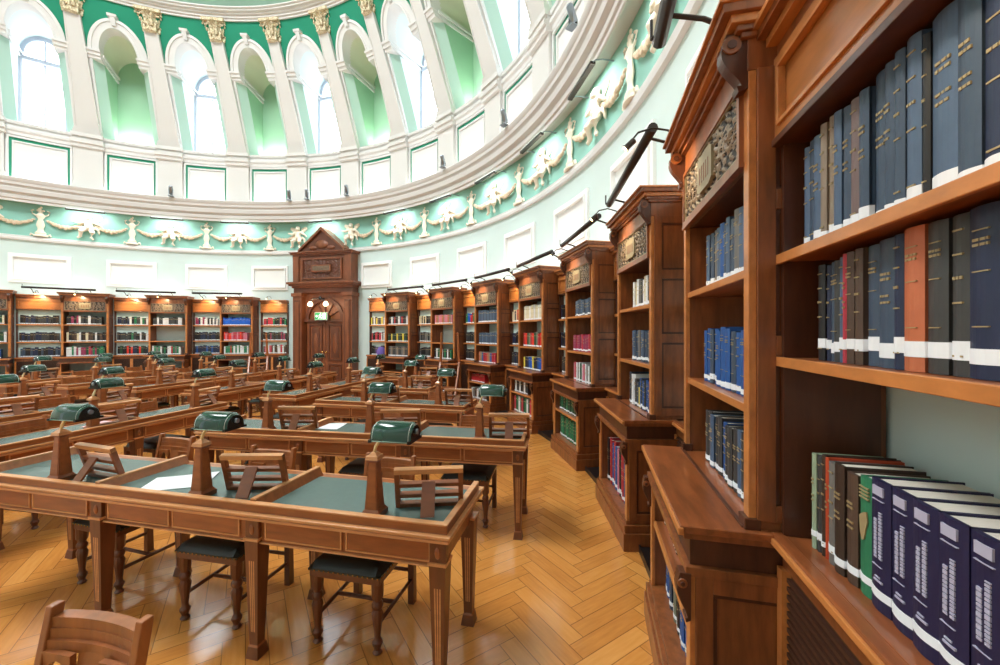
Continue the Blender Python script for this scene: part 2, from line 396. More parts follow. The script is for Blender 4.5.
# pilaster with pedestal, and Corinthian capital
pm = MB(); K = 14; q = []
for t in range(K+1):
    z = 6.6+(9.06-6.6)*t/K; w = 1.72-(1.72-1.18)*t/K; r = rz_(z)
    q += [pt(-w, r+.02, z), pt(-w, r-.1, z), pt(-w+.18, r-.1, z), pt(-w+.22, r-.085, z), pt(w-.22, r-.085, z), pt(w-.18, r-.1, z), pt(w, r-.1, z), pt(w, r+.02, z)]
pm.add(q, [(8*t+c, 8*t+c+1, 8*t+c+9, 8*t+c+8) for t in range(K) for c in range(7)], 'pilaster_white', False)
def pblock(b, w, z0, z1, d, m, r0=None):
    q = [pt(u, (rz_(max(z, 6.57)) if r0 is None else r0)-e, z) for z in (z0, z1) for u, e in ((-w, 0), (-w, d), (w, d), (w, 0))]
    b.add(q, [(0, 1, 2, 3), (7, 6, 5, 4), (0, 1, 5, 4), (1, 2, 6, 5), (2, 3, 7, 6)], m)
pblock(pm, 1.95, 6.6, 6.66, .15, 'pilaster_white'); pblock(pm, 1.85, 6.66, 6.72, .125, 'pilaster_white')
for w, z0, z1, d in ((2.0, 5.1, 6.25, .1), (2.25, 6.25, 6.34, .16), (2.3, 6.34, 6.42, .2), (2.1, 6.42, 6.51, .13), (2.2, 6.51, 6.6, .18), (2.15, 5.1, 5.32, .14)):
    pblock(pm, w, z0, z1, d, 'pilaster_white', R)
pmesh = pm.mesh('pilaster')
cm = MB()
def capital():
    r = rz_(9.1)-.03
    prof = [(.12, 9.04), (.155, 9.05), (.155, 9.08), (.13, 9.10), (.14, 9.25), (.17, 9.38), (.23, 9.44)]
    cm.lathe(prof, 'capital_cream', c=(r, 0), n=14)
    for row, (z0, h, rr, n) in enumerate(((9.09, .17, .15, 8), (9.2, .19, .165, 8))):
        for k in range(n):
            a = 2*pi*(k+.5*row)/n
            if cos(a) > .5: continue
            for t in range(4):                                  # curled acanthus leaf
                z = z0+h*t/3; out = rr+[0, .012, .035, .085][t]
                cm.ball((r+cos(a)*out, sin(a)*out, z), (.03, .04-.006*t, .045), 'capital_cream', 6, 5)
    for sy in (-1, 1):                                          # volutes
        for t in range(9):
            a = t*.7; rr = .065*(1-t/11)
            cm.ball((r-.17, sy*(.2+rr*cos(a)), 9.40+rr*sin(a)), .022, 'capital_cream', 6, 4)
    cm.box(r-.25, r+.2, -.27, .27, 9.45, 9.52, 'capital_cream'); cm.ball((r-.25, 0, 9.47), .05, 'capital_cream', 8, 6)
capital(); cmesh = cm.mesh('capital')
# attic panel frame: white moulding, emerald line, white field
am = MB()
def aframe(b, ua, ub, za, zb, wu, wz, d, m, r=R):
    def bb(u0, u1, z0, z1):
        q = [pt(u, rr, z) for z in (z0, z1) for u, rr in ((u0, r), (u0, r-d), ((u0+u1)/2, r-d), (u1, r-d), (u1, r))]
        b.add(q, [(0, 1, 2, 3, 4), (9, 8, 7, 6, 5)]+[(i, i+1, i+6, i+5) for i in range(4)]+[(4, 0, 5, 9)], m)
    bb(ua, ub, zb-wz, zb); bb(ua, ub, za, za+wz); bb(ua, ua+wu, za+wz, zb-wz); bb(ub-wu, ub, za+wz, zb-wz)
aframe(am, -3.95, 3.95, 5.16, 6.24, .3, .04, .05, 'white_plaster'); aframe(am, -3.7, 3.7, 5.2, 6.2, .5, .075, .012, 'emerald'); aframe(am, -3.3, 3.3, 5.24, 6.13, .2, .03, .03, 'white_plaster')
amesh = am.mesh('attic_panel')
wpn = MB()
aframe(wpn, -3.75, 3.75, 2.72, 3.42, .42, .06, .035, 'panel_white'); aframe(wpn, -3.35, 3.35, 2.78, 3.36, .2, .03, .06, 'panel_white')
q = [pt(-3.4+6.8*i/6, R-.008, z) for z in (2.74, 3.40) for i in range(7)]
wpn.add(q, [(i, i+1, i+8, i+7) for i in range(6)], 'panel_white')
wpmesh = wpn.mesh('wall_panel')
def place(me, name, a, parent=None):
    o = bpy.data.objects.new(name, me); COL.objects.link(o)
    if parent is None: o.location = C3; o.rotation_euler = (0, 0, rad(a)); struct(o)
    else: o.parent = parent
    return o
nwin = 0; ntrim = 5
for k in range(-14, 15):
    a = AX+P0*k
    if not (-30 < a < 200) and k % 2: continue
    isw = (k % 2 == 0)
    if isw:
        o = place(ww, 'wall_drum', a); nwin += 1
        w = place(wf, 'window_%d' % nwin, a); place(wp, 'window_pane', a, w)
    else:
        o = place(nw, 'wall_drum', a); place(npn, 'wall_niche', a)
        if -10 < a < 140:                                        # the strip of light lying on each niche sill
            l = light('niche_sill_light', 'AREA', pol(a, R+.2, 6.63), 9, (1, .97, .92), shape='RECTANGLE', size=.6, size_y=.12)
            d = Vector((cos(rad(a)), sin(rad(a)), 0)); z = -(d*.8+Vector((0, 0, 1))).normalized(); x = Vector((-d.y, d.x, 0)); y = z.cross(x); l.rotation_euler = Matrix((x, y, z)).transposed().to_euler()
    ntrim += 1
    p = place(pmesh, 'trim_%d' % ntrim, a+P0/2); place(cmesh, 'capital', a+P0/2, p)
    if -25 < a < 150:
        ntrim += 1; place(amesh, 'trim_%d' % ntrim, a)
        l = light('attic_glow', 'AREA', pol(a, R-.16, 5.22), 2.8, (1, .98, .95), shape='RECTANGLE', size=.8, size_y=.06)
        d = Vector((cos(rad(a)), sin(rad(a)), 0)); z = -(d*.5+Vector((0, 0, 1))).normalized(); x = Vector((-d.y, d.x, 0)); y = z.cross(x); l.rotation_euler = Matrix((x, y, z)).transposed().to_euler()
        if abs(k) > 0 and a > -12: ntrim += 1; place(wpmesh, 'trim_%d' % ntrim, a)

# ------------------------------------------------------------------ frieze reliefs
def remeshed(b, name, vox):
    o = b.build('tmp'); mo = o.modifiers.new('r', 'REMESH'); mo.mode = 'VOXEL'; mo.voxel_size = vox; mo.use_smooth_shade = True
    sm = o.modifiers.new('s', 'SMOOTH'); sm.iterations = 2
    dg = bpy.context.evaluated_depsgraph_get()
    me = bpy.data.meshes.new_from_object(o.evaluated_get(dg), depsgraph=dg); me.name = name
    bpy.data.objects.remove(o); return me
def limb(b, pts, rs, m='relief_cream'): b.tube(pts, rs, m, 8)
ch = MB()                                                         # winged putto; local x right, y into the wall, z up (base 0)
ch.ball((0, -.06, .58), (.058, .062, .07), 'relief_cream', 12, 9)
ch.ball((0, -.05, .625), (.062, .06, .045), 'relief_cream', 10, 6)            # curls
ch.ball((0, -.125, .572), (.012, .018, .012), 'relief_cream', 6, 5); ch.ball((-.03, -.11, .56), .022, 'relief_cream', 6, 5); ch.ball((.03, -.11, .56), .022, 'relief_cream', 6, 5)
ch.ball((0, -.05, .44), (.085, .06, .09), 'relief_cream', 12, 8); ch.ball((.005, -.06, .35), (.09, .075, .08), 'relief_cream', 12, 8); ch.ball((0, -.03, .51), (.04, .04, .05), 'relief_cream', 8, 6)
limb(ch, [(-.07, -.05, .49), (-.16, -.09, .43), (-.25, -.07, .46)], [.04, .036, .024]); limb(ch, [(.07, -.05, .49), (.17, -.09, .45), (.24, -.06, .39)], [.04, .036, .024])
ch.ball((-.265, -.07, .465), (.028, .024, .026), 'relief_cream', 8, 6); ch.ball((.255, -.06, .375), (.028, .024, .026), 'relief_cream', 8, 6)
limb(ch, [(-.04, -.05, .31), (-.13, -.12, .23), (-.15, -.07, .1), (-.2, -.09, .05)], [.06, .055, .036, .026]); limb(ch, [(.04, -.05, .31), (.09, -.13, .2), (.05, -.08, .08), (.1, -.1, .03)], [.06, .055, .036, .026])
for sg in (-1, 1):                                                 # wings
    for i in range(4): ch.ball((sg*(.11+.035*i), -.005, .55+.02*i), (.045, .02, .09-.012*i), 'relief_cream', 8, 6)
limb(ch, [(.1, -.03, .36), (.18, -.04, .3), (.2, -.03, .18)], [.03, .035, .015]); limb(ch, [(-.1, -.03, .34), (-.2, -.04, .33), (-.27, -.02, .26)], [.03, .03, .012])   # drapery
chm = remeshed(ch, 'putto', .012)
tm = MB()
tm.lathe([(.13, 0), (.13, .03), (.09, .05), (.1, .09), (.055, .14), (.05, .2), (.075, .28), (.06, .36), (.04, .42), (.07, .48), (.085, .52), (.06, .55), (.04, .58)], 'relief_cream', c=(0, -.03), n=12, sq=.5)
for x, z, r in ((0, .62, .04), (-.015, .67, .032), (.012, .72, .022), (-.05, .64, .022), (.05, .64, .022)): tm.ball((x, -.03, z), (r, r*.7, r*1.3), 'relief_cream', 7, 5)
for sg in (-1, 1):
    tm.tube([(sg*.05, -.03, .5), (sg*.13, -.03, .55), (sg*.15, -.03, .62), (sg*.11, -.03, .64)], .016, 'relief_cream', 6)
    tm.tube([(sg*.1, -.03, .02), (sg*.16, -.03, .06), (sg*.17, -.03, .01)], .02, 'relief_cream', 6)
tmm = tm.mesh('torch')
gm = MB(); rg = random.Random(3); Lg = (R-.05)*rad(P0/2)+.24
for i in range(46):                                                # swag of fruit and leaves, x from -L/2..L/2
    t = i/45; x = (-.5+t)*(Lg-.46); z = .36-.13*(1-(2*t-1)**2)+rg.uniform(-.018, .018)
    w = .022+.018*(1-(2*t-1)**2)
    sag = (x*x)/(2*R)
    gm.ball((x, -.03-rg.uniform(0, .02), z), (w*rg.uniform(.8, 1.3), w*.8, w*rg.uniform(.8, 1.2)), 'garland_cream', 6, 5)
gmm = gm.mesh('garland')
side = lambda a: 'left' if a > AX else 'right'
def reliefs():
    # putti stand on the pilaster axes, candelabra on the bay axes, swags between
    pa = [AX+P0*(k+.5) for k in range(-8, 5)]; ta = [AX+P0*k for k in range(-8, 6) if k != 0]
    def nm(a, step0):
        k = int(round((abs(a-AX)-step0)/P0)); return ORD[k], side(a)
    for a in pa:
        o = bpy.data.objects.new('putto_relief', chm); COL.objects.link(o); o.location = pol(a, R-.005, 3.87); o.rotation_euler = (0, 0, rad(a-90))
        n, s = nm(a, P0/2); tag(o, 'cream plaster winged cherub on green frieze, %s to the %s of the door' % (n, s), 'relief', 'cherubs on the frieze')
    for a in ta:
        o = bpy.data.objects.new('candelabrum_relief', tmm); COL.objects.link(o); o.location = pol(a, R-.005, 3.87); o.rotation_euler = (0, 0, rad(a-90))
        n, s = nm(a, P0); tag(o, 'slender cream plaster candelabrum on green frieze, %s to the %s of the door' % (n, s), 'relief', 'candelabra on the frieze')
    for a in pa:
        for sg in (-1, 1):
            b = a+sg*P0/4
            if abs(b-AX) < 5 or b < -14: continue
            o = bpy.data.objects.new('garland_relief', gmm); COL.objects.link(o); o.location = pol(b, R-.01, 3.92); o.rotation_euler = (0, 0, rad(b-90))
            k = int(round((abs(b-AX)-P0*.75)/(P0/2)))
            tag(o, 'cream plaster fruit garland along green frieze, %s to the %s of the door' % (ORD[max(k, 0)], side(b)), 'relief', 'garlands on the frieze')
reliefs()
# strip lights under the drum cornice
fb = MB(); fb.box(-.36, .36, -.03, .03, 0, .035, 'bar_dark'); fb.box(-.34, .34, -.02, .02, .035, .05, 'exit_white')
fbm = fb.mesh('strip'); ab = MB()
for sx in (-.36, .36): ab.tube([(sx, 0, .02), (sx, .03, .05), (sx, .12, .07), (sx, .265, .07)], .009, 'steel', 6)
abm = ab.mesh('bracket')
for i, a in enumerate([AX+P0*(k+.5) for k in range(-7, 4) if k not in (-1, 0)]+[AX]):
    o = bpy.data.objects.new('strip_light', fbm); COL.objects.link(o); o.location = pol(a, R-.27, 4.565); o.rotation_euler = (0, 0, rad(a-90))
    c = bpy.data.objects.new('bracket', abm); COL.objects.link(c); c.parent = o
    k = int(round((abs(a-AX)+P0/2)/P0))-1
    lab = 'dark strip light under cornice directly above the door pediment' if a == AX else 'dark strip light under cornice over the %s cherub %s of the door' % (ORD[k], side(a))
    tag(o, lab, 'light', 'strip lights under the cornice')
    l = light('strip_glow', 'AREA', pol(a, R-.245, 4.555), 5.5, (1, .98, .95), shape='RECTANGLE', size=.7, size_y=.05)
    l.rotation_euler = Vector((cos(rad(a))*.75, sin(rad(a))*.75, -1)).to_track_quat('-Z', 'Y').to_euler()
    d = Vector((cos(rad(a)), sin(rad(a)), 0))
    z = -Vector((d.x*.6, d.y*.6, -1)).normalized(); x = Vector((-d.y, d.x, 0)); y = z.cross(x)
    l.rotation_euler = Matrix((x, y, z)).transposed().to_euler()

# floodlights standing on the cornice edge
fmb = MB(); fmb.lathe([(.035, -.12), (.045, -.1), (.045, .08), (.03, .1)], 'steel', n=12, T=Matrix.Rotation(rad(25), 4, 'X')); fmb.lathe([(.03, -.135), (.034, -.121)], 'lamp_black', n=12, T=Matrix.Rotation(rad(25), 4, 'X'))
fbr = MB(); fbr.box(-.05, .05, -.01, .01, -.02, .01, 'steel'); fbr.box(-.05, -.04, -.01, .01, -.17, 0, 'steel'); fbr.box(.04, .05, -.01, .01, -.17, 0, 'steel'); fbr.box(-.06, .06, -.05, .05, -.18, -.165, 'steel')
fmm, fbrm = fmb.mesh('flood'), fbr.mesh('yoke')
for a, lab, z in ((11.2, 'grey floodlight at the top edge of the view on the cornice', 5.43), (28.5, 'floodlight on the cornice beside the curving right attic panels', 5.35), (45.5, 'floodlight on the cornice above the right-hand cherubs', 5.35),
               (80.5, 'floodlight on the cornice directly above the door', 5.35), (84.5, 'floodlight on the cornice just left of the door axis', 5.35), (71, 'floodlight on the cornice just right of the door axis', 5.35), (107.6, 'dark floodlight on the cornice at the far left', 5.35)):
    o = bpy.data.objects.new('floodlight', fmm); COL.objects.link(o); o.location = pol(a, R-.38 if a < 20 else R-.42, z); o.rotation_euler = (0, 0, rad(a-90)+.3)
    c = bpy.data.objects.new('yoke', fbrm); COL.objects.link(c); c.parent = o
    tag(o, lab, 'light', 'floodlights on the cornice')

# ------------------------------------------------------------------ bookcases
def panelled(b, x, y0, y1, z0, z1, m, md, sg, split=None, t=.012, st=.05):   # framed panel on an end face at x, facing sg
    xa, xb = sorted((x, x+sg*t))
    zs = [z0]+(split or [])+[z1]
    b.box(xa, xb, y0, y0+st, z0, z1, m); b.box(xa, xb, y1-st, y1, z0, z1, m)
    for i, z in enumerate(zs):
        za, zb = (z, z+st) if i == 0 else ((z-st, z) if i == len(zs)-1 else (z-st*.6, z+st*.6))
        b.box(xa, xb, y0+st, y1-st, za, zb, m)
    for i in range(len(zs)-1):
        za = zs[i]+(st if i == 0 else st*.6); zb = zs[i+1]-(st if i == len(zs)-2 else st*.6)
        xc, xd = sorted((x, x+sg*t*.55)); b.frame_x = None
        w = .012
        for (ya, yb, zc, zd) in ((y0+st, y1-st, zb-w, zb), (y0+st, y1-st, za, za+w), (y0+st, y0+st+w, za+w, zb-w), (y1-st-w, y1-st, za+w, zb-w)):
            b.box(xc, xd, ya, yb, zc, zd, md)
def carve(u, v):                                               # relief height of the carved scrollwork, 0..1
    h = 0
    for cx, cy, s in ((.16, .5, 1), (.84, .5, -1), (.32, .3, -1), (.68, .3, 1), (.32, .72, 1), (.68, .72, -1)):
        dx, dy = (u-cx)*3.4, v-cy; r = hypot(dx, dy); th = atan2(dy, dx)
        h = max(h, (.55+.45*sin(3*th*s+r*26))*max(0, 1-r*1.9))
    h = max(h, .36+.34*sin(u*74+5*sin(v*7))*sin(v*24+u*11))
    return h
cvb = MB()
def carved(b, fx, nu, nv, thr=.38):
    vs = [fx(i/nu, j/nv) for j in range(nv+1) for i in range(nu+1)]; w_ = nu+1
    for hi in (0, 1):
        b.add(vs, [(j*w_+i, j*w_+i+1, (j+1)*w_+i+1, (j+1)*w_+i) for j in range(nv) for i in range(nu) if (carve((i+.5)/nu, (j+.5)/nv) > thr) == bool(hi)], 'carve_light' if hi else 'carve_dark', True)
carved(cvb, lambda u, v: (-.36+.72*u, -.085-.022*carve(u, v), 2.065+.21*v), 96, 30)
carve_me = cvb.mesh('carved_panel')
ctb = MB(); pl = [(-.09, .5), (-.055, .82), (.055, .82), (.09, .5), (.055, .18), (-.055, .18)]
ctb.prism([(x*1.15, 2.07+.20*v) for x, v in [(-.09, .2), (-.09, .8), (-.06, .88), (.06, .88), (.09, .8), (.09, .2), (.06, .12), (-.06, .12)]], -.108, -.09, 'y', 'cartouche')
for k in range(5): ctb.box(-.06+.03*k-.005, -.06+.03*k+.005, -.1095, -.107, 2.13, 2.20, 'case_wood')
cart_me = ctb.mesh('cartouche')
def scroll(b, x, w, y, z0, z1, d, m):                          # console bracket: S profile in (y,z), scroll at the top
    h = z1-z0; prof = []
    for i in range(13):
        t = i/12; prof.append((y-d*(.25+.75*sin(t*pi*.62)**1.5), z0+h*.1+h*.72*t))
    poly = [(y, z0+h*.05), (y-d*.35, z0), (y-d*.42, z0+h*.1)]+prof+[(y-d*.8, z1), (y, z1)]
    b.prism(poly, x, x+w, 'x', m)
    for sx, ex in ((x-.006, x), (x+w, x+w+.006)):
        c = (y-d*.62, z1-h*.2); r = d*.36
        b.prism([(c[0]+r*cos(2*pi*i/14), c[1]+r*sin(2*pi*i/14)) for i in range(14)], sx, ex, 'x', 'case_wood')
        b.prism([(c[0]+r*.5*cos(2*pi*i/10), c[1]+r*.5*sin(2*pi*i/10)) for i in range(10)], min(sx, ex)-.004, max(sx, ex)+.004, 'x', m)
def cornice(b, hx, y0, y1, m, z0=2.30, z1=2.495, ov=.075):
    st = [(-.005, z0, z0+.095), (.015, z0+.095, z0+.112), (.03, z0+.112, z0+.13), (.05, z0+.13, z0+.155), (ov, z0+.155, z1-.012), (ov+.012, z1-.012, z1)]
    for i, (o, za, zb) in enumerate(st):
        b.box(-hx-o*.55, hx+o*.55, y0-o, y1, za, zb, 'edge_wood' if i in (3, 5) else m)
def make_case(lower_shelf=.53):
    root = empty('bookcase')
    hx = .425
    u = MB()
    for sg in (-1, 1):
        x0, x1 = sorted((sg*hx, sg*(hx-.03)))
        u.box(x0, x1, -.07, .255, .9, 2.30, 'case_wood')
        u.box(*sorted((sg*(hx+.004), sg*(hx-.036))), -.092, -.07, .9, 2.30, 'edge_wood')      # front stile
        u.box(*sorted((sg*(hx+.012), sg*(hx-.042))), -.105, -.06, .9, .935, 'case_wood_dark')      # stile foot
        panelled(u, sg*hx, -.07, .255, .93, 2.30, 'case_wood', 'case_wood_dark', sg, [1.46, 1.90])
    u.box(-hx+.03, hx-.03, -.06, .25, 2.03, 2.05, 'case_wood_dark')
    u.build('upper_carcass', root, bev=.002)
    fr = MB(); fr.box(-hx+.03, hx-.03, -.085, -.06, 2.03, 2.30, 'carved_wood')
    fr.frame(-hx+.034, hx-.034, 2.035, 2.30, .02, -.106, -.085, 'case_wood'); fr.box(-hx+.03, hx-.03, -.108, -.085, 2.02, 2.034, 'case_wood'); fr.frame(-hx+.056, hx-.056, 2.057, 2.282, .008, -.1, -.085, 'cartouche')
    f = fr.build('carved_frieze', root)
    for me, n in ((carve_me, 'carving'), (cart_me, 'cartouche')):
        o = bpy.data.objects.new(n, me); COL.objects.link(o); o.parent = f
    c = MB(); cornice(c, hx+.01, -.1, .255, 'case_wood'); c.build('cornice', root, bev=.002)
    for sg in (-1, 1):
        s = MB(); scroll(s, sg*(hx-.02)-.022, .044, -.092, 2.24, 2.42, .075, 'case_wood_dark'); s.build('console', root)
    for z in (1.27, 1.70):
        s = MB(); s.box(-hx+.03, hx-.03, -.07, .25, z-.022, z, 'shelf_wood'); s.box(-hx+.03, hx-.03, -.082, -.07, z-.026, z+.001, 'edge_wood'); s.build('shelf', root, bev=.002)
    l = MB(); l.box(-.455, .455, -.29, .255, .877, .9, 'ledge_wood'); l.box(-.46, .46, -.297, -.28, .872, .895, 'edge_wood'); l.box(-.425, .425, -.11, -.095, .9, .906, 'case_wood_dark')
    l.build('ledge', root, bev=.003)
    b = MB(); bx = .42
    for o, za, zb in ((.022, .855, .877), (.0, .765, .855), (.016, .735, .765)): b.box(-bx-o, bx+o, -.255-o, .255, za, zb, 'case_wood_dark' if o == 0 else 'case_wood')
    for sg in (-1, 1):
        b.box(*sorted((sg*bx, sg*(bx-.035))), -.24, .255, .2, .735, 'case_wood'); b.box(*sorted((sg*(bx+.004), sg*(bx-.045))), -.256, -.24, .2, .735, 'edge_wood')
        panelled(b, sg*bx, -.24, .255, .2, .735, 'case_wood', 'case_wood_dark', sg)
        scroll(b, sg*(bx-.004)-.022, .044, -.255, .59, .745, .042, 'case_wood_dark')
    b.build('base', root, bev=.002)
    p = MB()
    for o, za, zb in ((.03, 0, .12), (.018, .12, .135), (.022, .135, .175), (.006, .175, .2)): p.box(-bx-o, bx+o, -.255-o, .255, za, zb, 'case_wood')
    p.build('plinth', root, bev=.002)
    if lower_shelf:
        s = MB(); s.box(-bx+.035, bx-.035, -.235, .25, lower_shelf-.02, lower_shelf, 'shelf_wood'); s.box(-bx+.035, bx-.035, -.247, -.235, lower_shelf-.024, lower_shelf+.001, 'edge_wood'); s.build('lower_shelf', root, bev=.002)
    return root
def make_link(w, shelves=(1.27, 1.70), o_=0):
    root = empty('bookcase'); hx = w/2; lo = o_*.4
    for sg in (-1, 1):
        u = MB(); u.box(*sorted((sg*hx, sg*(hx-.02))), .015+o_, .255, .9, 2.30, 'case_wood_dark'); u.build('side_panel', root)
    f = MB(); f.box(-hx, hx, .01+o_, .03+o_, 2.07, 2.32, 'link_panel'); f.frame(-hx, hx, 2.07, 2.32, .035, -.004+o_, .01+o_, 'link_panel'); f.frame(-hx+.035, hx-.035, 2.105, 2.285, .01, -.012+o_, .01+o_, 'edge_wood'); f.box(-hx, hx, -.012+o_, .25, 2.055, 2.075, 'case_wood_dark')
    f.build('frieze_panel', root, bev=.002)
    c = MB()
    for o, za, zb in ((.0, 2.32, 2.36), (.03, 2.36, 2.385), (.055, 2.385, 2.41), (.07, 2.41, 2.425)): c.box(-hx, hx, .005-o+o_, .255, za, zb, 'edge_wood' if o in (.03, .07) else 'case_wood')
    c.build('cornice', root)
    for z in shelves:
        s = MB(); s.box(-hx+.02, hx-.02, .012+o_, .25, z-.022, z, 'shelf_wood'); s.box(-hx, hx, o_, .012+o_, z-.027, z+.002, 'edge_wood'); s.build('shelf', root, bev=.002)
    l = MB(); l.box(-hx, hx, .02+lo, .255, .876, .9, 'ledge_wood'); l.box(-hx, hx, -.012+lo, .02+lo, .868, .902, 'ledge_wood'); l.box(-hx, hx, -.02+lo, -.01+lo, .872, .892, 'edge_wood'); l.build('ledge', root, bev=.003)
    g = MB()
    n = max(2, int(round(w/.42)))
    g.box(-hx, hx, .03+lo, .05+lo, .12, .87, 'grille'); g.box(-hx, hx, .02+lo, .05+lo, .8, .87, 'case_wood'); g.box(-hx, hx, .015+lo, .05+lo, 0, .16, 'case_wood_dark')
    for i in range(n+1):
        x = -hx+i*w/n; g.box(max(-hx, x-.03), min(hx, x+.03), .005+lo, .05+lo, .16, .8, 'edge_wood')
    for k in range(26):
        z = .17+k*.024; g.box(-hx, hx, .018+lo, .034+lo, z, z+.012, 'grille')
    g.build('radiator_grille', root)
    k = MB(); k.box(-hx, hx, -.17, .02+lo, 0, .035, 'black_plinth'); k.box(-hx, hx, -.175, -.165, 0, .05, 'black_plinth'); k.build('kick_plate', root)
    return root
CASE_A = [-13.1, -1.65, 10.3, 22.5, 34.4, 46.4, 58.6]
CASE_L = [95.9, 108.3, 120.75, 133.2]
RF = 7.72
def frame_of(a, r=RF): return pol(a, r), rad(a-90)
def to_world(root, p): return root.matrix_basis @ Vector(p)
BAYS = []                                                       # (root, kind, name, width, y of shelf front)
proto = make_case(None); protoS = make_case(.53)
used = {}
names_r = ['nearest', 'second', 'third', 'fourth', 'fifth', 'sixth', 'seventh']
for i, a in enumerate(CASE_A):
    src = proto if i in (1,) else protoS
    o = src if src not in used else link_copy(src)
    used[src] = 1
    p, z = frame_of(a); o.location = p; o.rotation_euler = (0, 0, z)
    lab = 'carved dark wood bookcase with projecting ledge, %s' % ['nearest to the camera', 'second from the camera on the right', 'third from the camera on the right', 'fourth from the camera on the right', 'fifth from the camera on the right', 'second to the right of the door', 'first to the right of the door'][i]
    tag(o, lab, 'bookcase', 'carved bookcases around the wall')
    BAYS.append((o, 'case', ['nearest carved bookcase', 'second carved bookcase', 'third carved bookcase', 'fourth carved bookcase', 'fifth carved bookcase', 'sixth carved bookcase', 'seventh carved bookcase'][i], .79, i, a))
for i, a in enumerate(CASE_L):
    o = link_copy(protoS); p, z = frame_of(a); o.location = p; o.rotation_euler = (0, 0, z)
    tag(o, 'carved dark wood bookcase on the far wall, %s to the left of the door' % ORD[i], 'bookcase', 'carved bookcases around the wall')
    BAYS.append((o, 'case', '%s carved bookcase left of door' % ORD[i], .79, 10+i, a))
LINKS = []
lk = make_link(.775, o_=.165); first = True
mids = [((CASE_A[i]+CASE_A[i+1])/2, 'recessed plain bookcase between the %s and %s carved cases on the right' % (names_r[i], names_r[i+1]), None) for i in range(6)]
mids += [(64.7, 'recessed plain bookcase just right of the door', None), (89.3, 'recessed plain bookcase just left of the door', None)]
mids += [((CASE_L[i]+CASE_L[i+1])/2, 'recessed plain bookcase between the %s and %s carved cases left of door' % (ORD[i], ORD[i+1]), None) for i in range(3)]
for i, (a, lab, _) in enumerate(mids):
    o = lk if first else link_copy(lk); first = False
    p, z = frame_of(a); o.location = p; o.rotation_euler = (0, 0, z); tag(o, lab, 'bookcase', 'recessed bookcases around the wall')
    nm = ('recess after %s case' % names_r[i]) if i < 6 else ('recess right of door' if i == 6 else ('first recess left of door' if i == 7 else '%s recess left of door' % ORD[i-7]))
    BAYS.append((o, 'link', nm, .735, 20+i, a))
# the foreground bay on the right, running past the camera
fa = -13.4
fbay = make_link(1.75, (1.426, 1.73))
tl = Vector((.828, 1.180, 0)); xd = Vector((sin(rad(fa)), -cos(rad(fa)), 0))
fbay.location = tl+xd*.875; fbay.rotation_euler = (0, 0, rad(fa-90))
tag(fbay, 'recessed bookcase in the right foreground, full of bound volumes', 'bookcase')

# ------------------------------------------------------------------ books
FARSTUFF = MB(); NB = [0]
def book_mesh(w, h, d, c, gilt, detail, rr):
    b = MB(); m = 'book_'+c
    if not detail:
        b.box(-w/2, w/2, 0, d, 0, h, m); b.box(-w/2+.003, w/2-.003, .004, d+.001, h-.003, h+.0006, 'pages')
        if gilt: b.box(-w/2*.8, w/2*.8, -.0008, 0, h*.75, h*.79, 'gilt')
        b.box(-w/2+.001, w/2-.001, -.0008, 0, h*.03, h*.13, 'label_white')
        return b
    t = .003                                                     # boards and rounded spine
    b.box(-w/2, -w/2+t, .006, d, 0, h, m); b.box(w/2-t, w/2, .006, d, 0, h, m)
    n = 6; prof = [(-w/2+w*i/n, .006-.006*sin(pi*i/n)) for i in range(n+1)]
    b.prism(prof+[(w/2, .012), (-w/2, .012)], 0, h, 'z', m)
    if gilt:
        for zc, hh in gilt:
            if hh < .004: b.box(-w*.27, w*.27, -.0007, .003, zc*h, zc*h+hh, 'gilt')
            else:                                                 # a line of small lettering
                x = -w*.26
                while x < w*.22:
                    l = rr.uniform(.08, .2)*w; b.box(x, min(w*.26, x+l), -.0007, .003, zc*h, zc*h+hh*.6, 'gilt'); x += l+.05*w
    return b
def put_book(root, x, y, z, w, h, d, c, lab, group, detail=True, gilt=None, spine_label=None, lean=0, rr=random, extra=None):
    b = book_mesh(w, h, d, c, gilt, detail, rr)
    if not detail and NB[0] >= 296:
        T = root.matrix_basis @ Matrix.Translation((x, y, z))
        for i, f in enumerate(b.f): pass
        vs = [T @ Vector(v) for v in b.v]
        for i, f in enumerate(b.f): FARSTUFF.add([vs[k] for k in f], [tuple(range(len(f)))], b.mats[b.mi[i]])
        return None
    NB[0] += 1
    o = b.build('book'); T = root.matrix_basis @ Matrix.Translation((x, y, z)) @ Matrix.Rotation(lean, 4, 'Y')
    o.matrix_world = T; o.location = T.to_translation(); o.rotation_euler = T.to_euler()
    tag(o, lab, 'book', group)
    if detail:
        p = MB(); p.box(-w/2+.003, w/2-.003, .012, d-.004, .003, h-.004, 'pages'); p.build('page_block', o)
        if spine_label:
            s = MB(); n = 6; z0, z1 = spine_label
            prof = [(-w/2-.0006+(w+.0012)*i/n, .0055-.007*sin(pi*i/n)) for i in range(n+1)]
            s.prism(prof+[(w/2+.0006, .016), (-w/2-.0006, .016)], z0*h, z1*h, 'z', 'label_white'); s.build('spine_label', o)
        if extra: extra(o, w, h)
    return o
G1 = [(.86, .002), (.80, .007), (.77, .007), (.62, .002), (.30, .002)]
G2 = [(.72, .009), (.68, .009), (.55, .008), (.50, .008)]
G3 = [(.9, .003), (.75, .003), (.6, .009), (.45, .003), (.12, .003)]
GS = [G1, G2, G3]
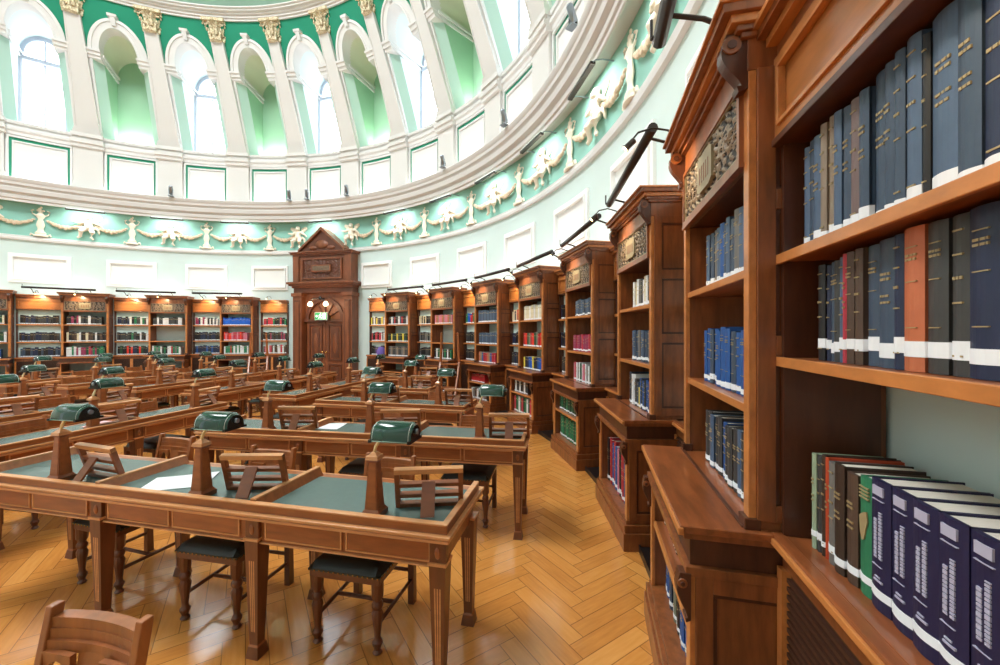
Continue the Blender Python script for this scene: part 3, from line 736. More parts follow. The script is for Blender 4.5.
def row(root, specs, x0, y, z, bayname, shelf, group, dirn=1, dh=.02, detail=True, depth=.19, labels=(.1, .17), rr=None, xmax=None, gap=.0015):
    x = x0; i = 0; rr = rr or random.Random(hash_(bayname+shelf))
    for sp in specs:
        c, w, h = sp[:3]
        if xmax is not None and x+w > xmax: break
        lab = '%s book, %s from left on %s shelf, %s' % (c, ORD[i], shelf, bayname)
        lb = None if labels is None else (lambda q_: (labels[0]+q_, labels[1]+q_+rr.uniform(-.01, .02)))(rr.uniform(-.03, .035))
        if len(sp) > 3 and sp[3] == 'nolabel': lb = None
        put_book(root, x+w/2, y+rr.uniform(0, .012), z+.001, w, h, depth, c, lab, group, detail, gilt=rr.choice(GS) if (len(sp) < 5) else None, spine_label=lb, rr=rr, extra=sp[4] if len(sp) > 4 else None)
        x += w+gap; i += 1
    return x
def hash_(s): return sum((i+1)*ord(ch) for i, ch in enumerate(s)) % 99991
# --- right foreground bay; local x from -.875 (left)
RB_ = 'right foreground recess'
top = [('steel blue', .026, .285), ('slate blue', .036, .29), ('steel blue', .034, .285), ('tan', .026, .30), ('tan', .026, .305), ('steel blue', .030, .30), ('slate blue', .028, .295), ('mauve', .032, .295), ('slate blue', .032, .295), ('slate blue', .042, .31),
       ('slate blue', .026, .305), ('slate blue', .026, .31), ('steel blue', .034, .315), ('black', .014, .30, 'nolabel'), ('steel blue', .055, .315), ('slate blue', .04, .31), ('navy', .04, .31), ('slate blue', .04, .3)]
row(fbay, top, -.815, .035, 1.73, RB_, 'top', 'bound volumes in the right foreground recess', labels=(.03, .1))
midl = [('black', .03, .25), ('navy', .014, .245), ('slate blue', .02, .25), ('charcoal', .02, .25), ('steel blue', .018, .255), ('crimson', .012, .26), ('brown', .026, .26), ('brown', .026, .262), ('slate blue', .04, .262), ('slate blue', .05, .265),
        ('navy', .024, .265), ('orange', .048, .27), ('charcoal', .042, .268), ('charcoal', .034, .268), ('navy', .05, .27), ('slate blue', .04, .262), ('navy', .04, .262)]
row(fbay, midl, -.75, .045, 1.426, RB_, 'middle', 'bound volumes in the right foreground recess', labels=(.1, .2))
def harp(o, w, h):
    g = MB(); pts = [(-.30, .66), (-.05, .70), (.22, .72), (.30, .64), (.16, .56), (.05, .48), (-.1, .46), (-.22, .52)]
    g.prism([(x*w, z*h) for x, z in pts], -.0022, .0005, 'y', 'gilt')
    for k in range(4): g.box(-.34*w, .34*w, -.0018, .002, h*(.82+.03*k), h*(.832+.03*k), 'gilt')
    g.build('gilt_emblem', o)
def navy_text(o, w, h):
    g = MB(); rr = random.Random(4)
    g.box(-w*.26, w*.26, -.0014, .003, h*.885, h*.955, 'silver_print'); g.box(-w*.28, w*.28, -.0014, .003, h*.845, h*.851, 'silver_print')
    g.build('spine_emblem', o); g = MB(); g.box(-w*.3, w*.2, -.0014, .003, h*.34, h*.345, 'silver_print')
    for xx, z0, z1 in ((.12, .40, .76), (-.12, .40, .70)):         # two upright lines of lettering
        z = z0
        while z < z1:
            l = rr.uniform(.012, .03); g.box((xx-.075)*w, (xx+.075)*w, -.0014, .003, z*h, min(z1, z+l)*h, 'silver_print'); z += l+.008
    g.build('title_lettering', o); g = MB()
    g.box(-w*.2, w*.22, -.0014, .003, h*.22, h*.235, 'silver_print'); g.box(-w*.15, w*.1, -.0014, .003, h*.25, h*.262, 'silver_print')
    g.build('volume_number', o)
led = [('pale green', .018, .262), ('charcoal', .018, .262), ('dark brown', .018, .27), ('rust', .01, .268, 'nolabel'), ('grey', .034, .262), ('dark brown', .04, .27), ('brown', .04, .262), ('green', .045, .268, '', harp)]+[('dark navy', .058, .28, '', navy_text)]*8
row(fbay, led, -.81, .06, .9, RB_, 'ledge', 'volumes along the right foreground ledge', labels=(.1, .16), depth=.17)
# --- cases on the right: specs (top, middle, ledge, base rows)
def rep(cs, n, w, h, rr, dw=.006, dh=.012): return [(cs[i % len(cs)] if isinstance(cs, list) else cs, w+rr.uniform(-dw, dw), h+rr.uniform(-dh, dh)) for i in range(n)]
q = random.Random(11)
case_books = {
 0: ([rep(['steel blue', 'slate blue', 'grey', 'steel blue', 'blue', 'slate blue'], 13, .045, .245, q), rep(['blue', 'blue', 'slate blue', 'blue', 'blue'], 14, .05, .24, q, .008), rep(['charcoal', 'charcoal', 'steel blue', 'charcoal', 'charcoal', 'blue', 'charcoal'], 15, .046, .235, q, .008)],
     [rep(['olive', 'charcoal', 'black'], 12, .034, .17, q), rep(['blue', 'blue', 'blue', 'slate blue', 'olive', 'olive', 'olive', 'black'], 16, .04, .23, q)], [.15, .1, .12]),
 1: ([rep(['charcoal', 'white', 'cream', 'white', 'grey'], 14, .04, .22, q), rep(['steel blue', 'slate blue', 'slate blue', 'grey'], 13, .048, .24, q), [('slate blue', .04, .26), ('black', .035, .255), ('white', .05, .25), ('white', .03, .25), ('charcoal', .05, .22), ('slate blue', .03, .2), ('yellow', .03, .16)]+rep(['blue', 'charcoal'], 8, .035, .23, q)],
     [rep(['black', 'crimson', 'red', 'blue', 'red', 'blue', 'slate blue', 'pink'], 16, .042, .36, q, .008, .03)], [.2, .2, .12]),
 2: ([rep(['slate blue', 'steel blue', 'slate blue'], 12, .05, .2, q), rep(['magenta', 'magenta', 'crimson', 'magenta'], 14, .045, .2, q), rep(['pink', 'crimson', 'white', 'grey', 'white', 'dark green', 'white'], 13, .04, .22, q)],
     [rep(['dark green', 'green', 'dark green'], 12, .055, .2, q), rep(['dark green', 'green', 'emerald'], 14, .05, .26, q)], [.15, .1, .1]),
 3: ([rep(['cream', 'white', 'cream'], 13, .05, .24, q), rep(['red', 'bright red', 'dark green', 'olive'], 10, .06, .22, q), rep(['yellow', 'black', 'navy', 'blue', 'bright blue'], 10, .06, .2, q)],
     [rep(['charcoal', 'white', 'black'], 10, .05, .18, q), rep(['crimson', 'dark green', 'green', 'white', 'dark green'], 11, .055, .26, q)], [.06, .06, .06]),
 4: ([rep(['steel blue', 'slate blue'], 13, .05, .24, q), rep(['slate blue', 'slate blue', 'steel blue'], 13, .05, .22, q), rep(['orange', 'tan', 'blue', 'red', 'crimson'], 10, .06, .2, q)],
     [rep(['red'], 7, .07, .15, q), rep(['white', 'grey', 'brown'], 9, .06, .2, q)], [.04, .04, .04]),
 5: ([rep(['pink', 'orange', 'tan', 'pink'], 12, .05, .2, q), [], rep(['black', 'white', 'dark brown', 'emerald'], 12, .05, .22, q)], [[], rep(['black', 'brown'], 12, .05, .2, q)], [.05, .05, .05]),
 6: ([rep(['black', 'charcoal', 'white', 'slate blue', 'red'], 13, .05, .2, q), rep(['dark green', 'black', 'yellow', 'charcoal'], 14, .048, .2, q), rep(['charcoal', 'grey', 'tan', 'charcoal'], 13, .05, .24, q)], [[], rep(['black', 'charcoal'], 12, .055, .2, q)], [.04, .04, .04]),
}
for (o, kind, nm, w, i, a) in BAYS:
    if kind == 'case' and i in case_books:
        up_, lo_, off = case_books[i]; det = i < 3; g = 'books in the %s' % nm
        for (z, sh), sp, of in zip(((1.70, 'top'), (1.27, 'middle'), (.9, 'ledge')), up_, off):
            row(o, sp, -w/2+of, -.04, z, nm, sh, g, detail=det, xmax=w/2-.02, labels=(.05, .13))
        zz = ((.53, 'upper base'), (.2, 'lower base')) if i != 1 else ((.2, 'base'),)
        for (z, sh), sp in zip(zz, lo_):
            row(o, sp, -w/2+.03, -.2, z, nm, sh, g, detail=det, xmax=w/2-.03, labels=(.05, .12))
# --- far wall bays and recesses: shelf contents read from the photograph
def far_row(cols, n, rr, h=.22):
    return [(rr.choice(cols) if isinstance(cols, list) else cols, .04+rr.uniform(-.008, .01), h+rr.uniform(-.03, .02)) for _ in range(n)]
DK = ['black', 'charcoal', 'navy', 'dark brown']; MX = ['charcoal', 'white', 'navy', 'crimson', 'dark green', 'black', 'cream', 'grey', 'emerald']
RD = ['crimson', 'red', 'magenta', 'charcoal', 'pink']; GR = ['emerald', 'dark green', 'green', 'white']
far = {13: (MX, GR, ['dark green', 'black', 'blue']), 30: (DK, DK, ['navy', 'black', 'slate blue']), 12: (['charcoal', 'magenta', 'black', 'black', 'white'], ['brown', 'white', 'black', 'dark brown', 'cream'], ['crimson', 'white', 'magenta', 'dark green', 'emerald']),
       29: (['charcoal', 'navy', 'white', 'emerald', 'black'], ['black', 'white', 'charcoal', 'green', 'black'], ['bright red', 'bright red', 'navy', 'dark green', 'black']), 11: (['charcoal', 'white', 'black'], None, ['black', 'emerald', 'white', 'crimson', 'grey']),
       28: (['magenta', 'white', 'black', 'bright blue', 'navy'], ['black', 'navy', 'navy'], ['navy', 'navy', 'blue']), 10: (['bright blue'], ['bright red', 'crimson', 'red', 'pink'], ['emerald', 'white', 'red', 'green']),
       27: (['emerald', 'black', 'crimson', 'charcoal'], ['dark brown', 'charcoal', 'magenta'], ['crimson', 'pink', 'white', 'brown']),
       26: (['yellow', 'charcoal', 'white', 'grey'], ['black', 'white', 'crimson'], ['purple', 'charcoal', 'black']), 25: (['black', 'charcoal', 'cream'], ['black', 'grey'], ['charcoal', 'black']), 24: (['bright blue', 'red', 'green'], ['black', 'charcoal'], ['black', 'charcoal']),
       23: (['red', 'cream', 'navy'], ['black', 'navy'], ['charcoal', 'navy']), 22: (['black', 'navy'], ['navy', 'black'], ['charcoal'])}
order = [27, 10, 28, 11, 29, 12, 30, 13, 26, 25, 24, 23, 22]
for key in order:
    o, kind, nm, w, i, a = [b for b in BAYS if b[4] == key][0]
    rr = random.Random(key*13)
    y = -.04 if kind == 'case' else .19
    for (z, sh), cols in zip(((1.70, 'top'), (1.27, 'middle'), (.9, 'ledge')), far[key]):
        if cols is None: continue
        if key == 28: cols = cols
        row(o, far_row(cols, 22, rr, .21 if z > 1.6 else .23), -w/2+rr.uniform(.02, .05), y, z, nm, sh, 'books in the %s' % nm, detail=False, xmax=w/2-rr.choice((.01, .02, .02, .1)), depth=.19 if kind == 'case' else .06, labels=None, rr=rr, gap=.002)
if FARSTUFF.v:
    so = FARSTUFF.build('distant_books'); tag(so, 'remaining small books on the far shelves around the wall', 'books'); so['kind'] = 'stuff'

# ------------------------------------------------------------------ bookcase lighting
ub = MB(); ub.tube([(-.62, 0, 0), (.62, 0, 0)], .026, 'bar_dark', 10); ubm = ub.mesh('uplight_tube')
arm_mes = []
for sx in (-.5, .5):
    ar = MB(); ar.tube([(sx, .02, 0), (sx, .12, -.03), (sx, .3, -.14)], .008, 'bar_dark', 6)
    if sx < 0: ar.tube([(sx, .02, 0), (sx-.1, -.03, .0), (sx-.1, -.03, .07)], .006, 'bar_dark', 6)
    arm_mes.append(ar.mesh('arm'))
allc = [(a, '%s carved bookcase on the right' % n) for a, n in zip(CASE_A, names_r)]+[(a, '%s carved bookcase left of the door' % ORD[i]) for i, a in enumerate(CASE_L)]
for a, nmx in allc:
    b = a-3.6 if a < 70 else a+3.0
    if b < -14: b = a-3.6
    o = bpy.data.objects.new('uplight', ubm); COL.objects.link(o); o.location = pol(b, 7.46, 2.57); o.rotation_euler = (0, 0, rad(b-90))
    for am_ in arm_mes:
        c = bpy.data.objects.new('arm', am_); COL.objects.link(c); c.parent = o
    if a == CASE_A[0]: o.location = (.443, .841, 2.57); o.rotation_euler = (0, 0, rad(-13.4-90))
    tag(o, 'dark tubular uplight above the %s' % nmx, 'light', 'uplights over the bookcases')
    l = light('uplight_glow', 'AREA', pol(b, 7.52, 2.60), 2.0, (1, .99, .97), shape='RECTANGLE', size=1.2, size_y=.05)
    d = Vector((cos(rad(b)), sin(rad(b)), 0)); z = -(d+Vector((0, 0, .45))).normalized(); x = Vector((-d.y, d.x, 0)); y = z.cross(x)
    l.rotation_euler = Matrix((x, y, z)).transposed().to_euler()
# gooseneck spotlights aimed back at the friezes
gs = MB(); gs.tube([(0, -.15, 2.46), (0, -.19, 2.50), (0, -.26, 2.52), (0, -.33, 2.505), (0, -.36, 2.47)], .005, 'bar_dark', 6); gsm = gs.mesh('gooseneck')
gh = MB(); T = Matrix.Translation((0, -.37, 2.45)) @ Matrix.Rotation(rad(-48), 4, 'X'); gh.lathe([(.013, .03), (.016, .026), (.016, -.022), (.021, -.03)], 'spot_grey', n=10, T=T); ghm = gh.mesh('spot_head')
gl = MB(); gl.lathe([(.016, -.031), (.010, -.033)], 'spot_glass', n=10, T=T); glm = gl.mesh('spot_lens')
BAYS.append((fbay, 'link', 'right foreground recess', 1.7, 50, fa))
spots = [(o, kind, lab, i) for (o, kind, lab, w, i, a) in BAYS if not (kind == 'link' and i in (20, 21, 22))]
for o, kind, nmx, i_ in spots:
    dy = 0 if kind == 'case' else (.04 if i_ == 50 else .2)
    e = empty('spotlight', o.matrix_basis @ Vector(((.0 if kind == 'link' else (-.31 if i_ == 0 else -.1)), dy, 0)), o.rotation_euler.z)
    tag(e, 'small gooseneck spotlight over the %s' % nmx, 'light', 'spotlights over the bookcases')
    h = None
    for me, n in ((gsm, 'gooseneck'), (ghm, 'spot_head')):
        c = bpy.data.objects.new(n, me); COL.objects.link(c); c.parent = e; h = c
    c = bpy.data.objects.new('spot_lens', glm); COL.objects.link(c); c.parent = h
    l = light('spot_beam', 'SPOT', (0, -.335, 2.40), 7 if kind == 'case' else 12, (1, .76, .44), parent=e, spot_size=rad(95), spot_blend=.8, shadow_soft_size=.02)
    aim(l, (0, .30, -.22))

# ------------------------------------------------------------------ door portal
da = 77.3; dp = pol(da, R); dr = struct(empty('door_1', dp, rad(da-90)))
pm_ = MB(); HW = .93
for sg in (-1, 1):
    x0, x1 = sorted((sg*HW, sg*(HW-.28))); pm_.box(x0, x1, -.36, 0, 0, 2.55, 'portal_wood')
    pm_.box(*sorted((sg*(HW+.03), sg*(HW-.31))), -.39, 0, 0, .25, 'portal_dark'); pm_.box(*sorted((sg*(HW-.05), sg*(HW-.23))), -.375, -.35, .35, 2.4, 'portal_dark'); pm_.box(*sorted((sg*(HW-.08), sg*(HW-.2))), -.382, -.37, .4, 2.35, 'portal_wood')
    pm_.box(*sorted((sg*(HW+.03), sg*(HW-.31))), -.40, 0, 2.5, 2.6, 'portal_wood')
pm_.box(-HW, HW, -.33, 0, 2.6, 2.74, 'portal_dark')
for o_, za, zb in ((.02, 2.74, 2.79), (.08, 2.79, 2.84), (.12, 2.84, 2.9)): pm_.box(-HW-o_, HW+o_, -.36-o_, 0, za, zb, 'portal_wood')
pm_.box(-HW+.02, HW-.02, -.34, 0, 2.9, 3.62, 'portal_wood')
for sg in (-1, 1): pm_.box(*sorted((sg*(HW-.02), sg*(HW-.2))), -.38, -.3, 2.9, 3.62, 'portal_wood')
for o_, za, zb in ((.0, 3.62, 3.66), (.05, 3.66, 3.7), (.08, 3.7, 3.73)): pm_.box(-HW-o_+.02, HW+o_-.02, -.38-o_, 0, za, zb, 'portal_wood')
pm_.build('surround', dr, bev=.006)
cv2 = MB(); cv2.grid(lambda u, v: (-.6+1.2*u, -.345-.04*carve(u, v), 3.0+.52*v), 70, 30, 'portal_dark'); cv2.frame(-.63, .63, 2.97, 3.55, .04, -.39, -.34, 'portal_wood'); cv2.box(-.3, .3, -.41, -.35, 3.16, 3.36, 'portal_wood'); cv2.box(-.26, .26, -.415, -.4, 3.2, 3.32, 'carved_wood')
cv2.build('carved_panel', dr)
pd = MB(); pd.prism([(-.70, 3.73), (.70, 3.73), (0, 4.33)], -.36, 0, 'y', 'portal_dark')
for sg in (-1, 1): pd.prism([(sg*.72, 3.73), (sg*.72, 3.79), (0, 4.40), (0, 4.31)], -.42, 0, 'y', 'portal_wood')
pd.ball((0, -.36, 3.92), (.2, .05, .12), 'portal_wood', 12, 8)
for sg in (-1, 1): pd.ball((sg*.28, -.36, 3.83), (.13, .04, .06), 'portal_wood', 10, 6)
pd.build('pediment', dr)
dl = MB()
dl.box(-HW+.28, HW-.28, -.2, 0, 1.83, 2.6, 'portal_wood'); dl.box(-HW+.28, HW-.28, -.26, -.18, 1.8, 1.87, 'portal_dark')
ao, ai = [(.6*cos(pi*i/20), 1.87+.6*sin(pi*i/20)) for i in range(21)], [(.5*cos(pi*i/20), 1.87+.5*sin(pi*i/20)) for i in range(21)]
for i in range(20): dl.prism([ao[i], ao[i+1], ai[i+1], ai[i]], -.26, -.19, 'y', 'portal_dark')
for k in range(1, 6): dl.box(-.015, .015, -.23, -.19, .05, .5, 'portal_dark', Matrix.Translation((0, 0, 1.87)) @ Matrix.Rotation(rad(-90+30*k), 4, 'Y'))
dl.build('lunette', dr)
for sg in (-1, 1):
    lf = MB(); x0, x1 = sorted((sg*.005, sg*.60)); lf.box(x0, x1, -.2, -.14, 0, 1.82, 'portal_wood')
    for za, zb in ((.12, .62), (.72, 1.72)):
        lf.frame(x0+.09, x1-.09, za, zb, .03, -.225, -.2, 'portal_dark'); lf.box(x0+.17, x1-.17, -.215, -.2, za+.08, zb-.08, 'portal_dark')
        if zb > 1: lf.ball(((x0+x1)/2, -.21, 1.2), (.07, .02, .3), 'portal_wood', 10, 8)
    lo = lf.build('door_leaf', dr, bev=.004)
    h = MB(); h.ball((sg*.06, -.25, .95), .03, 'brass', 8, 6); h.build('door_knob', lo)
# exit sign and twin globe lamps
Mdoor = Matrix.Translation(dp) @ Matrix.Rotation(rad(da-90), 4, 'Z')
sb = MB(); sb.box(-.19, .19, 0, .04, -.10, .10, 'exit_green'); sb.frame(-.195, .195, -.105, .105, .008, -.004, .04, 'label_white')
so = sb.build('exit_sign', loc=Mdoor @ Vector((-.03, -.36, 1.95)), rz=rad(da-90)); tag(so, 'green illuminated exit sign with white running figure above the door', 'sign')
pg = MB()
pg.box(.06, .15, -.006, 0, -.08, .08, 'exit_white'); pg.ball((-.005, -.004, .066), (.017, .004, .017), 'exit_white', 10, 6)
def stroke(pts, w):
    for (x0, z0), (x1, z1) in zip(pts, pts[1:]):
        d = Vector((x1-x0, z1-z0)).normalized()*w; n = Vector((-d.y, d.x))
        pg.prism([(x0+n.x-d.x*.3, z0+n.y-d.y*.3), (x1+n.x+d.x*.3, z1+n.y+d.y*.3), (x1-n.x+d.x*.3, z1-n.y+d.y*.3), (x0-n.x-d.x*.3, z0-n.y-d.y*.3)], -.005, 0, 'y', 'exit_white')
stroke([(-.01, .04), (-.03, -.01)], .016); stroke([(-.01, .035), (.03, .02), (.05, .035)], .007); stroke([(-.012, .04), (-.05, .03), (-.06, .0)], .007); stroke([(-.028, -.01), (.015, -.03), (.005, -.08)], .009); stroke([(-.03, -.015), (-.05, -.05), (-.09, -.055)], .009)
pg.prism([(-.17, 0), (-.125, .04), (-.125, .015), (-.1, .015), (-.1, -.015), (-.125, -.015), (-.125, -.04)], -.005, 0, 'y', 'exit_white')
pg.build('pictogram', so)
gbk = MB(); gbk.tube([(-.24, -.16, 0), (-.12, -.2, .07), (0, -.06, .1), (.12, -.2, .07), (.24, -.16, 0)], .014, 'lamp_black', 6); gbk.ball((0, -.06, .1), .05, 'lamp_black', 8, 6); gbk.tube([(0, -.06, .1), (0, .14, .1)], .02, 'lamp_black', 6)
wl = empty('wall_lamp', Mdoor @ Vector((0, -.36, 2.34)), rad(da-90)); tag(wl, 'twin glass globe lamp on the door surround above the exit sign', 'lamp'); gbk.build('bracket', wl)
for sg in (-1, 1):
    g = MB(); g.lathe([(.03, .0), (.055, -.035), (.068, -.075), (.055, -.115), (.025, -.13)], 'globe_glass', c=(sg*.24, -.16), n=12); g.build('globe_shade', wl)
    light('globe_glow', 'POINT', (sg*.24, -.34, -.1), 3.5, (1, .72, .42), parent=wl, shadow_soft_size=.06)

# ------------------------------------------------------------------ desks
E1 = Vector((.976, -.216, 0)).normalized(); E2 = Vector((.216, .976, 0)).normalized()
def turned(b, x, y, z0, z1, m, r=.024):                          # turned chair leg
    h = z1-z0
    pr = [(.7, 0), (.95, .02), (.6, .06), (.75, .1), (1.0, .14), (1.0, .17), (.7, .2), (.62, .24), (.8, .38), (1.05, .5), (1.15, .56), (.8, .62), (1.1, .66), (1.1, .7), (.75, .74), (1.15, .8), (1.2, 1.0)]
    b.lathe([(r*a, z0+h*t) for a, t in pr], m, c=(x, y), n=10)
def make_chair():                                                # faces -y; origin on the floor below the front edge, centre
    root = empty('chair')
    W2, D, WB = .185, .40, .155
    s = MB(); s.box(-W2, W2, 0, D, .33, .37, 'chair_leg_wood'); s.build('seat_frame', root, bev=.004)
    c = MB()
    def cush(u, v):
        e = min(u, 1-u, v, 1-v); return (-W2-.004+u*(2*W2+.008), -.004+v*(D+.0), .37+.045*min(1, (e/.12))**.5+.006*sin(pi*u)*sin(pi*v))
    c.grid(cush, 16, 16, 'cushion'); c.box(-W2-.004, W2+.004, -.004, D-.004, .362, .372, 'cushion'); cu = c.build('seat_cushion', root)
    nl = MB()
    for i in range(15):
        nl.ball((-W2+.006+i*(2*W2-.012)/14, -.005, .366), .004, 'brass', 5, 4)
        for sx in (-1, 1): nl.ball((sx*(W2+.005), .01+i*(D-.03)/14, .366), .004, 'brass', 5, 4)
    nl.build('nail_trim', cu)
    for sx in (-1, 1):
        l = MB(); turned(l, sx*(W2-.025), .027, 0, .335, 'chair_leg_wood'); l.build('leg', root)
        l = MB(); l.prism([(D-.035, 0), (D+.005, 0), (D-.005, .37), (D-.035, .37)][::-1], sx*(W2-.017)-.017, sx*(W2-.017)+.017, 'x', 'chair_leg_wood'); l.build('leg', root)
        p = MB(); p.prism([(D-.035, .37), (D-.005, .37), (D+.068, .78), (D+.068, .79), (D+.04, .79)], sx*(WB-.011)-.011, sx*(WB-.011)+.011, 'x', 'chair_wood'); p.build('back_post', root, bev=.003)
    st = MB()
    for sx in (-1, 1): st.tube([(sx*(W2-.025), .03, .13), (sx*(W2-.02), D-.02, .13)], .010, 'chair_leg_wood', 6)
    st.tube([(-W2+.025, .19, .13), (W2-.025, .19, .13)], .010, 'chair_leg_wood', 6); st.tube([(-W2+.025, D-.02, .18), (W2-.025, D-.02, .18)], .010, 'chair_leg_wood', 6); st.build('stretcher', root)
    def rail(z0, z1, bow, m, t=.022, name='slat', arches=False):
        b = MB(); n = 12
        for i in range(n):
            xa, xb = -WB+.02+(2*WB-.04)*i/n, -WB+.02+(2*WB-.04)*(i+1)/n
            ya, yb = [D-.037+.19*((z0+z1)/2-.37)+bow*(1-(x/WB)**2) for x in (xa, xb)]
            za0, zb0 = z0, z0
            q = [(xa, ya, za0), (xb, yb, zb0), (xb, yb+t, zb0), (xa, ya+t, za0), (xa, ya, z1), (xb, yb, z1), (xb, yb+t, z1), (xa, ya+t, z1)]
            b.add(q, [(3, 2, 1, 0), (4, 5, 6, 7), (0, 1, 5, 4), (2, 3, 7, 6)]+([(0, 4, 7, 3)] if i == 0 else [])+([(1, 2, 6, 5)] if i == n-1 else []), m)
        return b.build(name, root)
    rail(.738, .764, .019, 'chair_wood', .03, 'top_rail'); rail(.712, .738, .022, 'chair_wood', .022, 'rail_moulding'); rail(.684, .712, .017, 'chair_wood', .032, 'rail_moulding')
    rail(.545, .561, .02, 'chair_wood', .014, 'slat'); rail(.592, .610, .02, 'chair_wood', .014, 'slat'); rail(.49, .53, .018, 'chair_wood', .02, 'lower_rail')
    sp = MB(); sp.prism([(D+.010, .53), (D+.026, .53), (D+.058, .69), (D+.042, .69)], -.045, .045, 'x', 'chair_wood'); sp.build('splat', root)
    for sx in (-1, 1):                                            # arched brackets under the rail
        ak = MB(); pts = [(sx*.137, .69), (sx*.137, .60)]+[(sx*(.090+.042*cos(pi*i/10)), .60+.072*sin(pi*i/10)) for i in range(11)]+[(sx*.045, .60), (sx*.045, .69)]
        ak.prism(pts, D+.022, D+.036, 'y', 'chair_wood'); ak.build('arch_bracket', root)
    return root
SX = .10
def make_lamp():                                                 # origin at the foot of the post; shade to +x
    root = empty('desk_lamp')
    p = MB(); p.frus((0, 0), 0, .022, .043, .043, .043, .043, 'desk_dark'); p.frus((0, 0), .022, .035, .04, .04, .033, .033, 'rest_wood')
    p.frus((0, 0), .035, .238, .031, .031, .0185, .0185, 'rest_wood'); p.frus((0, 0), .035, .236, .025, .033, .014, .0205, 'desk_wood'); p.frus((0, 0), .035, .236, .033, .025, .0205, .014, 'desk_wood'); p.frus((0, 0), .238, .25, .02, .02, .027, .027, 'rest_wood'); p.frus((0, 0), .25, .266, .03, .03, .026, .026, 'desk_edge_highlight'); p.frus((0, 0), .266, .28, .022, .022, .01, .01, 'desk_edge_highlight')
    p.build('post', root)
    a = MB(); a.tube([(0, 0, .28), (.004, 0, .30), (.022, .005, .335), (.06, .01, .36), (SX, .01, .375)], .0075, 'lamp_brass', 8); a.build('arm', root)
    s = MB(); n = 14; L = .094
    pr = [(.062*cos(pi*(i/n)*1.0), .345+.078*sin(pi*i/n)**.8) for i in range(n+1)]           # half-round trough section in (y,z)
    for x0, x1, k0, k1 in ((-L, -L+.02, .8, .97), (-L+.02, L-.02, .97, .97), (L-.02, L, .97, .8)):
        vs = [(SX+x, y*k, .345+(z-.345)*k) for x, k in ((x0, k0), (x1, k1)) for y, z in pr]
        s.add(vs, [(i, i+1, n+1+i+1, n+1+i) for i in range(n)], 'lamp_green', True)
    for x in (-L, L): s.add([(SX+x, y*.8, .345+(z-.345)*.8) for y, z in pr], [tuple(range(n+1))], 'lamp_black')
    vs = [(SX+x, y*.9, .345+(z-.345)*.9) for x in (-L+.01, L-.01) for y, z in pr]; s.add(vs, [(i, n+1+i, n+2+i, i+1) for i in range(n)], 'lamp_inner', True)
    sh = s.build('lamp_shade', root)
    e = MB(); e.box(SX-L-.002, SX-L+.012, -.064, .064, .338, .35, 'lamp_black'); e.box(SX+L-.012, SX+L+.002, -.064, .064, .338, .35, 'lamp_black')
    e.tube([(SX-L, -.06, .344), (SX+L, -.06, .344)], .0025, 'lamp_green_edge', 6); e.tube([(SX-L, .06, .344), (SX+L, .06, .344)], .0025, 'lamp_green_edge', 6)
    for sx in (-1, 1): e.tube([(SX+sx*L, 0, .38), (SX+sx*(L+.012), 0, .38)], .012, 'steel', 8)
    e.build('shade_trim', sh)
    return root
def make_rest():                                                  # slatted swing book rest; origin at the lower left corner, hinged on the post
    root = empty('book_rest'); W, H = .31, .2
    T = Matrix.Rotation(rad(16), 4, 'X')                         # leans towards the desk rail
    for x in (0, W-.022):
        f = MB(); f.box(x, x+.022, -.012, .012, 0, H, 'rest_wood', T); f.build('side_stile', root)
    for k, (z, h, m) in enumerate(((.0, .022, 'desk_dark'), (.055, .018, 'rest_wood'), (.11, .018, 'rest_wood'), (.178, .024, 'desk_edge_highlight'))):
        s = MB(); s.box(0 if k == 3 else .02, W if k == 3 else W-.02, -.014, .012, z, z+h, m, T); s.build('slat' if k < 3 else 'top_rail', root)
    p = MB(); p.box(W/2-.03, W/2+.03, -.016, -.006, .0, .15, 'rest_wood', Matrix.Translation((0, -.13, 0)) @ Matrix.Rotation(rad(-34), 4, 'X')); p.build('prop', root)
    return root
CH, LP, BR = make_chair(), make_lamp(), make_rest(); first_use = {}
def use(p):
    if p.name not in first_use: first_use[p.name] = 1; return p
    return link_copy(p)
def leg(b, x, y):
    b.frus((x, y), .04, .545, .021, .021, .036, .036, 'desk_dark'); b.frus((x, y), 0, .05, .034, .034, .026, .026, 'desk_dark'); b.frus((x, y), .05, .062, .026, .026, .02, .02, 'desk_wood')
    for dx in (-.014, 0, .014):                                   # flutes
        for sy in (-1, 1):
            b.prism([(x+dx*.6-.003, .1), (x+dx*.6+.003, .1), (x+dx+.004, .5), (x+dx-.004, .5)], y+sy*.0335-.012, y+sy*.0335, 'y', 'desk_wood') if False else None
    b.frus((x, y), .545, .557, .04, .04, .04, .04, 'desk_edge_highlight')
